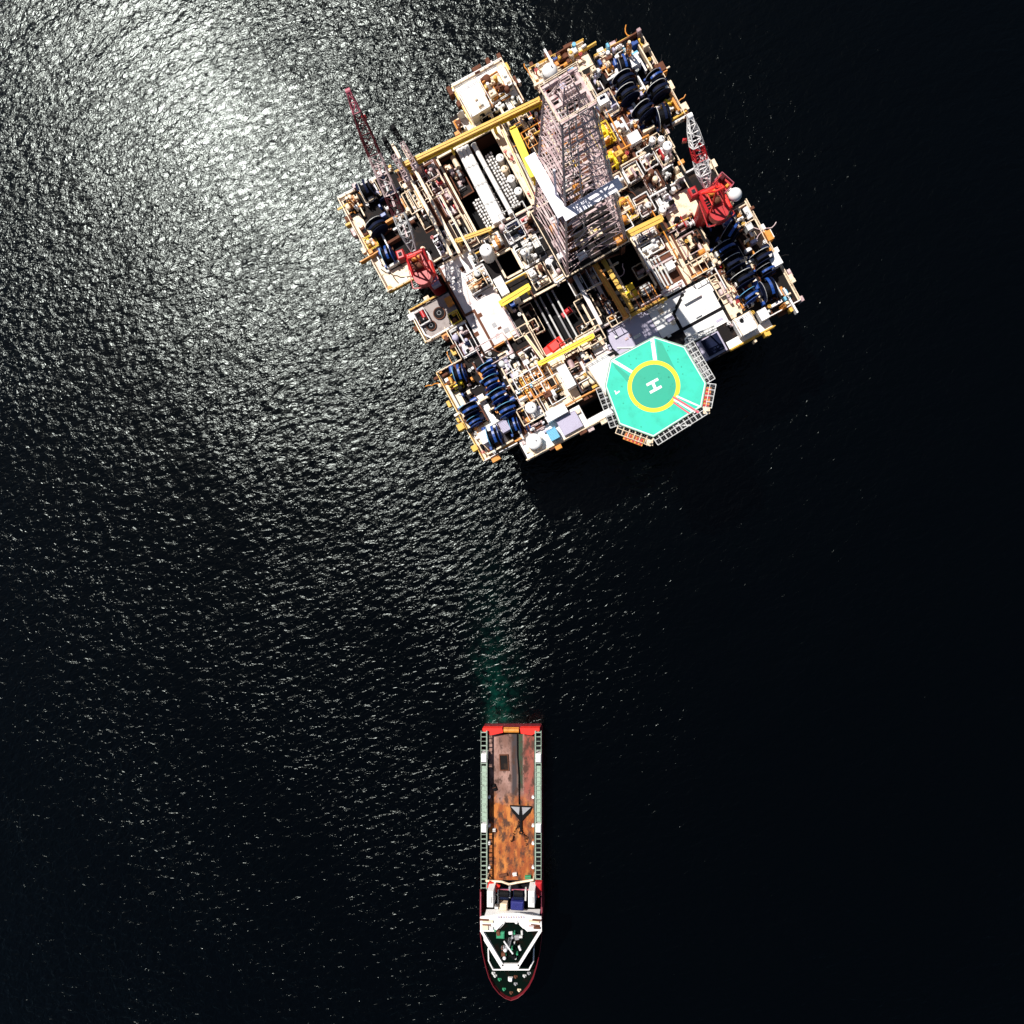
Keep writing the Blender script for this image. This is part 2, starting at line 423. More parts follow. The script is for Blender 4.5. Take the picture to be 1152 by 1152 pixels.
# pipe runs laid along the deck (parts of the platform)
rnd = random.Random(5)
runs = 0
while runs < 62:
    u, v = rnd.uniform(-130, 150), rnd.uniform(-146, 170)
    if in_rect(u, v, PIT) or in_rect(u, v, [(-134, -92, -48, 58), (-8, 126, -150, -92)]): continue
    L = rnd.uniform(18, 60); k = rnd.random() < .5
    u2, v2 = (u+L, v) if k else (u, v+L)
    if not (in_rect(u2, v2, [(-134, 158, -150, 174)])) or in_rect(u2, v2, PIT): continue
    if in_rect(u2, v2, [(-134, -92, -48, 58), (-8, 126, -150, -92)]): continue
    z = DZ+rnd.uniform(.5, 3.2); p, q = L2(u, v), L2(u2, v2)
    r = rnd.uniform(.10, .24)
    mb = MB().tube([(p[0], p[1], DZ+.1), (p[0], p[1], z), (q[0], q[1], z), (q[0], q[1], DZ+.1)], r, 6)
    m = MB()
    obj('pipe_run', mb, rnd.choice(['cream', 'white', 'orange', 'mauve', 'pale', 'ochre', 'cream', 'pale']), rig); runs += 1

# countless small fittings of the decks, every one a part of the platform
PALE = [(-134, -92, -48, 58), (-8, 126, -150, -92), (-148, -46, -178, -150), (-30, 10, 190, 238)]
def scatter(name, n, build, mats, rects, avoid=True, seed=1):
    rn = random.Random(seed); k = 0; tries = 0
    while k < n and tries < n*60:
        tries += 1; r_ = rn.choice(rects); u, v = rn.uniform(r_[0], r_[1]), rn.uniform(r_[2], r_[3])
        if in_rect(u, v, PIT) or not in_rect(u, v, OUT): continue
        if avoid and in_rect(u, v, PALE): continue
        x, y = L2(u, v); mb = MB(); build(mb, x, y, rn, k); obj(name, mb, rn.choice(mats), rig); k += 1
ALLR = [(-128, 155, -146, 172)]*5+[(-198, -132, 64, 198)]+[(-190, -105, -154, -46)]*2+[(112, 203, -164, -40)]*2+[(134, 188, 80, 183)]*2+[(62, 128, 178, 205)]
CL = [(-198, -132, 64, 198), (-190, -105, -154, -46), (-190, -105, -154, -46), (152, 203, -164, -40), (152, 203, -164, -40), (134, 188, 80, 183), (134, 188, 80, 183)]
def b_box(mb, x, y, rn, k): h = rn.uniform(.4, 2.6); mb.box(x, y, DZ+.13+.0013*k, rn.uniform(.4, 1.5), rn.uniform(.4, 1.3), h, ch=.08)
def b_valve(mb, x, y, rn, k):
    h = rn.uniform(.8, 2.4); mb.cyl((x, y, DZ+.1), (x, y, DZ+h), .16, n=6); mb.torus((x, y, DZ+h+.1), (0, 0, 1), .3, .12, 10); mb.box(x, y, DZ+h, .7, .14, .16)
def b_frame(mb, x, y, rn, k):
    a, b, h = rn.uniform(1.2, 3.6), rn.uniform(1.0, 3.0), rn.uniform(1.2, 3.6); P = [(x-a, y-b), (x+a, y-b), (x+a, y+b), (x-a, y+b)]
    for p, q in zip(P, P[1:]+P[:1]): mb.cyl((p[0], p[1], DZ+h), (q[0], q[1], DZ+h), .13, n=5); mb.cyl((p[0], p[1], DZ+.1), (p[0], p[1], DZ+h), .1, n=5)
    m = rn.randint(0, 3)
    for i in range(m): t_ = -a+2*a*(i+1)/(m+1); mb.cyl((x+t_, y-b, DZ+h), (x+t_, y+b, DZ+h), .09, n=4)
def b_long(mb, x, y, rn, k):
    L = rn.uniform(2, 7); w = rn.uniform(.25, .6); h = rn.uniform(.3, 1.8); mb.box(x, y, DZ+.14+.0017*k, *((L, w) if rn.random() < .5 else (w, L)), h)
def b_drum(mb, x, y, rn, k):
    r_ = rn.uniform(.3, .65); h = rn.uniform(.8, 1.8); mb.cyl((x, y, DZ+.1), (x, y, DZ+h), r_, n=12); mb.torus((x, y, DZ+h*.5), (0, 0, 1), r_, .06, 12)
def b_reel(mb, x, y, rn, k):
    mb.cyl((x-.5, y, DZ+.9), (x+.5, y, DZ+.9), .45, n=12)
    for s in (-.5, .5): mb.cyl((x+s-.05, y, DZ+.9), (x+s+.05, y, DZ+.9), .8, n=14)
def b_cable(mb, x, y, rn, k):
    p = Vector((x, y, DZ+.25)); pts = [p]; a = rn.uniform(0, 6.28)
    for i in range(7): a += rn.uniform(-.7, .7); p = p+Vector((math.cos(a)*.8, math.sin(a)*.8, 0)); pts.append(p)
    mb.tube(pts, .12, 5)
scatter('junction_box', 98, b_box, ['white', 'cream', 'white', 'cream', 'white', 'orange', 'pale', 'black', 'mauve', 'brown', 'black'], ALLR, seed=2)
scatter('valve', 90, b_valve, ['cream', 'white', 'red', 'ochre', 'pale', 'black'], ALLR, seed=3)
scatter('pipe_frame', 36, b_frame, ['cream', 'white', 'mauve', 'orange', 'cream', 'pale', 'brown'], [(-128, 155, -146, 172)], seed=4)
scatter('cable_tray', 95, b_long, ['cream', 'white', 'brown', 'black', 'orange', 'cream', 'pale', 'mauve', 'ochre'], ALLR, seed=5)
scatter('drum', 60, b_drum, ['white', 'cream', 'sky', 'blue', 'orange', 'black', 'pale'], ALLR, seed=6)
scatter('hose_reel', 40, b_reel, ['brown', 'cream', 'blue', 'black', 'white'], ALLR, seed=7)
scatter('loose_hose', 60, b_cable, ['brown', 'black', 'mauve', 'orange', 'pale'], ALLR, seed=8)
scatter('locker', 80, b_box, ['white', 'brown', 'lilac', 'sky', 'cream', 'blue', 'orange', 'navy'], CL, seed=9)
scatter('fairlead', 60, b_long, ['cream', 'brown', 'white', 'orange', 'pale', 'navy'], CL, seed=10)
scatter('deck_stain_mat', 14, lambda mb, x, y, rn, k: mb.box(x, y, DZ+.13+.002*k, rn.uniform(.5, 1.4), rn.uniform(.4, 1.2), .05), ['brown', 'mauve', 'grey'], [(-134, -92, -48, 58)], avoid=False, seed=12)
scatter('deck_hatch', 34, lambda mb, x, y, rn, k: mb.box(x, y, DZ+.2+.0015*k, rn.uniform(.5, 1.8), rn.uniform(.5, 1.3), rn.uniform(.06, .5), ch=.04), ['white', 'lilac', 'pale', 'cream', 'mauve'], [(-8, 126, -146, -94), (-146, -20, -176, -152), (-22, 36, 180, 228)], avoid=False, seed=14)
rn = random.Random(21); k_ = 0
for (a, b) in edges:                             # brackets and small platforms sticking out over the sea
    n = max(1, int(math.hypot(a[0]-b[0], a[1]-b[1])/11)); p, q = Vector(L2(*a)), Vector(L2(*b)); d = (q-p).normalized(); n_ = Vector((d.y, -d.x))
    mid = (p+q)/2; cc = Vector(L2(10, 10))
    if n_.dot(mid-cc) < 0: n_ = -n_
    for i in range(n):
        if k_ >= 98 or rn.random() < .25: continue
        c_ = p.lerp(q, rn.random())+n_*rn.uniform(.2, 1.0); w_, l_ = rn.uniform(.5, 1.6), rn.uniform(.5, 2.2)
        m_ = MB().box(c_.x, c_.y, DZ-.9-.004*k_, l_, w_, rn.uniform(.5, 1.6)+.9, math.atan2(d.y, d.x))
        obj('side_bracket', m_, rn.choice(['cream', 'orange', 'brown', 'ochre', 'mauve', 'white', 'brown']), rig); k_ += 1

# ------------------------------------------------------------------ equipment builders (local axes follow the deck)
PALS = dict(
    warm=['cream', 'white', 'orange', 'cream', 'brown', 'cream', 'white', 'black', 'white'],
    cool=['white', 'pale', 'lilac', 'black', 'white', 'cream', 'mauve', 'navy'],
    org=['orange', 'ochre', 'cream', 'orange', 'brown', 'white'],
    yel=['yellow', 'orange', 'cream', 'ochre', 'yellow', 'brown'],
    brn=['mauve', 'cream', 'brown', 'black', 'mauve', 'white', 'red'],
    mono=['white', 'pale', 'white', 'cream', 'black'],
    drk=['brown', 'black', 'mauve', 'grey', 'cream', 'brown'])
def skid(u0, u1, v0, v1, pal, label, name='equipment_skid', cat='machinery', hmax=3.0, z=DZ, dens=1.0, floor='dark', group=None):
    rn = random.Random(hash_(label)); P = PALS[pal]
    uc, vc = (u0+u1)/2, (v0+v1)/2; k = sc(z+hmax*.5); a, b = (u1-u0)*k, (v1-v0)*k
    t = thing(name, label, cat, at(uc, vc, z+hmax*.5, z+.27), ANG, group)
    f = MB().box(0, 0, 0, a, b, .22); obj('base_plate', f, rn.choice([floor, floor, 'cream', 'pink', 'brown']) if z == DZ else floor, t); eh = rn.choice([.08, .15, .3])
    e = MB(); w = rn.choice([.12, .2, .28])
    e.box(0, b/2-w/2, .225, a, w, eh); e.box(0, -b/2+w/2, .225, a, w, eh); e.box(a/2-w/2, 0, .225, w, b-2*w-.01, eh); e.box(-a/2+w/2, 0, .225, w, b-2*w-.01, eh)
    obj('edge_beam', e, rn.choice([P[0], P[0], 'brown', 'black', P[-1]]), t)
    area = a*b; n = int(min(40, max(6, area/2.0*dens)))
    for i in range(n):
        kind = rn.random(); m = rn.choice(P); x, y = rn.uniform(-a*.42, a*.42), rn.uniform(-b*.42, b*.42)
        if kind < .42:
            sx, sy, sz = rn.uniform(.4, min(1.9, a*.4)), rn.uniform(.4, min(1.7, b*.4)), rn.uniform(.4, hmax)
            if rn.random() < .4: sx, sy = (sx*.35, sy*1.6) if rn.random() < .5 else (sx*1.6, sy*.35)
            sx, sy = min(sx, a*.6), min(sy, b*.6)
            x = max(-a/2+sx/2+.3, min(a/2-sx/2-.3, x)); y = max(-b/2+sy/2+.3, min(b/2-sy/2-.3, y))
            q = MB().box(x, y, .226+.003*i, sx, sy, sz, ch=.12)
            for j in range(2): q.box(x+rn.uniform(-.25, .25)*sx, y+rn.uniform(-.25, .25)*sy, .22+.003*i+sz, rn.uniform(.15, .4)*sx, rn.uniform(.15, .4)*sy, rn.uniform(.1, .35)+.01*j)
            obj('cabinet', q, m, t)
        elif kind < .60:
            r = rn.uniform(.3, min(1.0, a*.2, b*.2)); h = rn.uniform(.8, hmax)
            q = MB().cyl((x, y, .226), (x, y, .22+h), r, n=14); q.dome((x, y, .22+h), r*.97, r*.35, 14, 3); obj('vessel', q, m, t)
        elif kind < .74:
            r = rn.uniform(.3, .7); L = rn.uniform(1.2, 3.6); zz = r+.45
            d = (1, 0) if rn.random() < .5 else (0, 1); L = min(L, (a if d[0] else b)*.7)
            x = max(-a/2+(d[0]*L/2)+r, min(a/2-(d[0]*L/2)-r, x)); y = max(-b/2+(d[1]*L/2)+r, min(b/2-(d[1]*L/2)-r, y))
            q = MB().cyl((x-d[0]*L/2, y-d[1]*L/2, zz), (x+d[0]*L/2, y+d[1]*L/2, zz), r, n=12)
            for s in (-.3, .3): q.box(x+d[0]*L*s, y+d[1]*L*s, .226, .3+d[1]*r, .3+d[0]*r, zz-r*.6)
            obj('motor', q, m, t)
        else:
            r = rn.uniform(.07, .16); zz = rn.uniform(.6, hmax)
            if rn.random() < .5: pts = [(-a*.45, y, .3), (-a*.45, y, zz), (x, y, zz), (x, y, .3)]
            else: pts = [(x, -b*.45, .3), (x, -b*.45, zz), (x, y, zz), (x, y, .3)]
            obj('pipe', MB().tube(pts, r, 6), m, t)
    if min(a, b) > 2.5 and rn.random() < .55:
        obj('handrail', MB().rail([(-a/2+.1, -b/2+.1, .57), (a/2-.1, -b/2+.1, .57), (a/2-.1, b/2-.1, .57), (-a/2+.1, b/2-.1, .57)], h=1.1, step=1.6, r=.07, closed=True), rn.choice(['cream', 'white', P[0]]), t)
    return t
def hash_(s):
    h = 7
    for c in s: h = (h*31+ord(c)) % 1000003
    return h

def house(u, v, lu, lv, h, m, label, z=DZ, name='deck_house', cat='deck house', roofm=None, units=3, holes=0):
    k = sc(z+h); a, b = lu*k, lv*k; rn = random.Random(hash_(label))
    t = thing(name, label, cat, at(u, v, z+h, z+.27), ANG)
    obj('wall', MB().box(0, 0, 0, a, b, h-.35), m, t)
    obj('roof', MB().box(0, 0, h-.345, a+.3, b+.3, .3, ch=.06), roofm or m, t)
    for s in (-1, 1):
        for i in range(max(1, int(a/2.4))):
            x = -a/2+(i+.5)*a/max(1, int(a/2.4)); w = obj('window', MB().box(x, s*(b/2+.02), h*.45, 1.0, .08, .7), 'glass', t)
    d = obj('door', MB().box(a/2+.03, 0, .05, .09, .95, 2.0), 'grey', t); obj('handle', MB().box(a/2+.11, .3, 1.0, .06, .15, .06), 'pale', d)
    for i in range(units):
        x, y = rn.uniform(-a*.36, a*.36), rn.uniform(-b*.36, b*.36)
        if i < holes: obj('roof_vent', MB().cyl((x, y, h-.04), (x, y, h+.3), .42, n=12), 'black', t)
        else: obj('roof_unit', MB().box(x, y, h-.04, rn.uniform(.4, 1.0), rn.uniform(.4, 1.0), rn.uniform(.25, .8), ch=.05), rn.choice(['pale', 'cream', m]), t)
    obj('roof_rail', MB().rail([(-a/2, -b/2, h-.04), (a/2, -b/2, h-.04), (a/2, b/2, h-.04), (-a/2, b/2, h-.04)], r=.05, closed=True), 'cream', t)
    return t

def container(u, v, lu, lv, m, label, z=DZ, h=2.4, ztop=None, rot=0):
    k = sc(z+h); a, b = lu*k, lv*k
    t = thing('container', label, 'container', at(u, v, z+h, z+.29), ANG+rot)
    q = MB().box(0, 0, .1, a-.12, b-.12, h-.2)
    n = int(max(a, b)/.35)
    for i in range(n):
        s = (i+.5)/n-.5
        if a >= b: q.box(s*(a-.3), 0, h-.1, .16, b-.3, .05)
        else: q.box(0, s*(b-.3), h-.1, a-.3, .16, .05)
    obj('body', q, m, t)
    f = MB()
    for sx in (-1, 1):
        for sy in (-1, 1): f.box(sx*(a/2-.08), sy*(b/2-.08), 0, .16, .16, h)
    for s in (-1, 1):
        f.box(0, s*(b/2-.06), h-.14, a-.34, .12, .16); f.box(s*(a/2-.06), 0, h-.13, .12, b-.34, .16)
    obj('corner_frame', f, m, t)
    d = obj('door', MB().box(0, -b/2-.02, .12, a-.4, .05, h-.35), m, t)
    bar = MB()
    for s in (-.25, .25): bar.cyl((s*a, -b/2-.08, .15), (s*a, -b/2-.08, h-.3), .03, n=6)
    obj('locking_bar', bar, 'grey', d)
    return t

def tank(u, v, r, h, m, label, z=DZ, group=None, name='storage_tank', domed=.35):
    t = thing(name, label, 'tank', at(u, v, z+h, z+.27), ANG, group)
    obj('shell', MB().cyl((0, 0, 0), (0, 0, h-.3), r, n=22), m, t, True if False else False)
    obj('lid', MB().dome((0, 0, h-.3), r*1.02, r*domed, 22, 5), m, t, True)
    n = MB().cyl((r*.3, 0, h-.25), (r*.3, 0, h+r*domed+.1), .14, n=8); obj('nozzle', n, 'grey', t)
    l = MB()
    for s in (-.22, .22): l.cyl((r+.15, s, 0), (r+.15, s, h), .04, n=4)
    for i in range(int(h/.4)): l.cyl((r+.15, -.22, .3+i*.4), (r+.15, .22, .3+i*.4), .03, n=4)
    obj('ladder', l, 'cream', t); return t

def beam(u0, v0, u1, v1, w, z, h, m, label, legs=True, name='gantry_beam', cat='beam', m2=None):
    p, q = UV(u0, v0, z+h), UV(u1, v1, z+h); c = (p+q)/2; L = (q-p).length; a = math.atan2(q.y-p.y, q.x-p.x)
    t = thing(name, label, cat, (c.x, c.y, DZ), a)
    g_ = MB().box(0, 0, z-DZ, L, w*.45, h-.2); g_.box(0, 0, z-DZ+h-.2, L, w, .2)
    for i in range(int(L/2.2)): g_.box(-L/2+1.1+i*2.2, 0, z-DZ+.01, .12, w*.9, h-.22)
    obj('girder', g_, m, t)
    obj('trolley_rail', MB().box(0, 0, z-DZ+h+.003, L-.4, .14, .14), m2 or 'ochre', t)
    if legs:
        n = max(2, int(L/9)+1)
        for i in range(n):
            x = -L/2+.5+i*(L-1)/(n-1); obj('leg', MB().box(x, 0, .02, .45, .45, z-DZ), m, t)
    for s in (-1, 1): obj('end_stop', MB().box(s*(L/2+.14), 0, z-DZ, .26, w*.8, h+.35), m, t)
    return t

# ------------------------------------------------------------------ anchor winches
def make_winch(name, label, drum, rim, mot):
    t = thing(name, label, 'winch', (0, 0, 0), 0)
    b = MB()
    for s in (-1, 1): b.box(0, s*1.35, 0, 4.6, .28, .5)
    for s in (-1, 1): b.box(s*1.6, 0, .003, .3, 2.4, .42)
    obj('base_frame', b, 'brown', t)
    d = obj('drum', MB().cyl((0, -1.0, 1.9), (0, 1.0, 1.9), 1.15, n=20), drum, t)
    for s in (-1, 1):
        f = obj('flange', MB().cyl((0, s*1.0, 1.9), (0, s*1.14, 1.9), 1.95, n=26), drum, d)
        obj('flange_rim', MB().torus((0, s*1.07, 1.9), (0, 1, 0), 1.96, .09, 26), rim if s > 0 else drum, d)
    g_ = MB()
    for i in range(7):                                # cable turns
        g_.torus((0, -.84+i*.28, 1.9), (0, 1, 0), 1.16, .20, 18)
    obj('cable_turns', g_, 'black', d)
    for s in (-1, 1): obj('bearing_stand', MB().box(0, s*1.32, .5, 1.4, .16, 1.7, ch=.3), drum, t)
    mo = obj('motor', MB().cyl((1.0, 1.5, 1.1), (2.5, 1.5, 1.1), .55, n=14), mot, t); obj('motor_foot', MB().box(1.75, 1.5, .05, 1.2, .8, .6), 'grey', mo)
    br = MB()
    for i in range(7):                                # curved brake guard
        a0, a1 = R(25+i*15), R(40+i*15)
        br.add([(math.cos(a0)*2.25, -.45, 1.9+math.sin(a0)*2.25), (math.cos(a1)*2.25, -.45, 1.9+math.sin(a1)*2.25), (math.cos(a1)*2.25, .05, 1.9+math.sin(a1)*2.25), (math.cos(a0)*2.25, .05, 1.9+math.sin(a0)*2.25),
                (math.cos(a0)*2.15, -.45, 1.9+math.sin(a0)*2.15), (math.cos(a1)*2.15, -.45, 1.9+math.sin(a1)*2.15), (math.cos(a1)*2.15, .05, 1.9+math.sin(a1)*2.15), (math.cos(a0)*2.15, .05, 1.9+math.sin(a0)*2.15)],
               [(0, 1, 2, 3), (7, 6, 5, 4), (0, 4, 5, 1), (3, 2, 6, 7), (1, 5, 6, 2), (0, 3, 7, 4)])
    obj('brake_guard', br, mot, t)
    obj('control_box', MB().box(-1.9, 1.45, .02, .7, .5, 1.3, ch=.08), mot, t)
    return t
used = {}
def put_winch(px, py, kind, label, group, da=0.0, sclx=1.0):
    p = W(px, py, DZ+2.4); l_ = (p.x, p.y, DZ+.3)
    key = kind
    if key not in used:
        args = {'blue': ('blue', 'sky', 'blue'), 'navy': ('navy', 'pale', 'navy'), 'mid': ('navy', 'grey', 'blue')}[kind]
        t = make_winch('anchor_winch', label, *args); used[key] = t; t.location = l_; t.rotation_euler = (0, 0, ANG+da)
        tag(t, label, 'winch', group)
    else:
        t = dup(used[key], l_, ANG+da, label, group)
    t.scale = (sclx,)*3
    return t
GB = 'anchor winches of the lower left cluster'; GT = 'anchor winches of the left cluster'; GU = 'anchor winches of the top cluster'; GR = 'anchor winches of the right cluster'
for px, py, k, da, s_, lab in [
    (517, 421, 'blue', 1.35, 1.05, 'blue winch nearest the yellow railed corner of the lower left cluster'),
    (547, 415, 'blue', .05, .9, 'blue winch topmost in the long row of the lower left cluster'),
    (552, 430, 'blue', 0, 1.0, 'blue winch second from the top in the long row of the lower left cluster'),
    (560, 445, 'blue', .03, 1.05, 'blue winch in the middle of the long row of the lower left cluster'),
    (570, 461, 'blue', -.03, 1.1, 'blue winch fourth from the top in the long row of the lower left cluster'),
    (579, 479, 'blue', 1.4, .9, 'blue winch at the lower end of the long row beside the round white tank'),
    (528, 461, 'mid', 0, 1.05, 'dark winch with blue motor on the outer edge of the lower left cluster'),
    (533, 474, 'blue', .05, .8, 'small blue winch beside the white locker of the lower left cluster'),
    (556, 491, 'blue', 1.4, 1.15, 'blue winch at the bottom tip of the lower left cluster')]:
    put_winch(px, py, k, lab, GB, da, s_)
for px, py, k, da, s_, lab in [
    (413, 214, 'navy', 1.5, 1.1, 'black winch beside the boom of the left crane, uppermost of the left cluster'),
    (424, 256, 'navy', .12, 1.15, 'navy winch with pale curved rims, middle of the left cluster'),
    (436, 287, 'blue', 1.4, 1.0, 'blue winch directly left of the red crane house')]:
    put_winch(px, py, k, lab, GT, da, s_)
for px, py, k, da, s_, lab in [
    (702, 73, 'mid', 1.4, 1.0, 'blue and black winch at the top corner of the top cluster'),
    (702, 92, 'navy', 0, 1.15, 'black winch with pale rims on the inner side of the top cluster, upper one'),
    (706, 107, 'navy', 0, 1.15, 'black winch with pale rims on the inner side of the top cluster, lower one'),
    (737, 87, 'mid', .05, .9, 'winch with blue motor beside the white cube of the top cluster'),
    (741, 103, 'navy', 0, 1.15, 'large black winch on the outer edge of the top cluster'),
    (724, 127, 'navy', .15, 1.2, 'black winch with curved pale rim above the white tanks'),
    (746, 131, 'navy', 1.35, 1.15, 'black winch on the outer edge next to the right crane boom')]:
    put_winch(px, py, k, lab, GU, da, s_)
for px, py, k, da, s_, lab in [
    (822, 262, 'mid', .5, 1.15, 'navy winch below the red crane at the upper end of the right cluster'),
    (815, 281, 'mid', 0, 1.1, 'navy winch second from the top in the inner row of the right cluster'),
    (824, 297, 'navy', 0, 1.15, 'black winch in the middle of the inner row of the right cluster'),
    (836, 314, 'navy', 0, 1.15, 'black winch with long pale rim, fourth of the inner row of the right cluster'),
    (857, 290, 'navy', 0, 1.1, 'black winch on the outer row of the right cluster, upper one'),
    (862, 304, 'mid', 0, .9, 'small navy winch beside the white box on the outer edge of the right cluster'),
    (843, 333, 'blue', .1, 1.0, 'blue winch at the lower end of the right cluster'),
    (864, 326, 'mid', 1.45, 1.15, 'navy winch turned crosswise near the right corner of the platform')]:
    put_winch(px, py, k, lab, GR, da, s_)

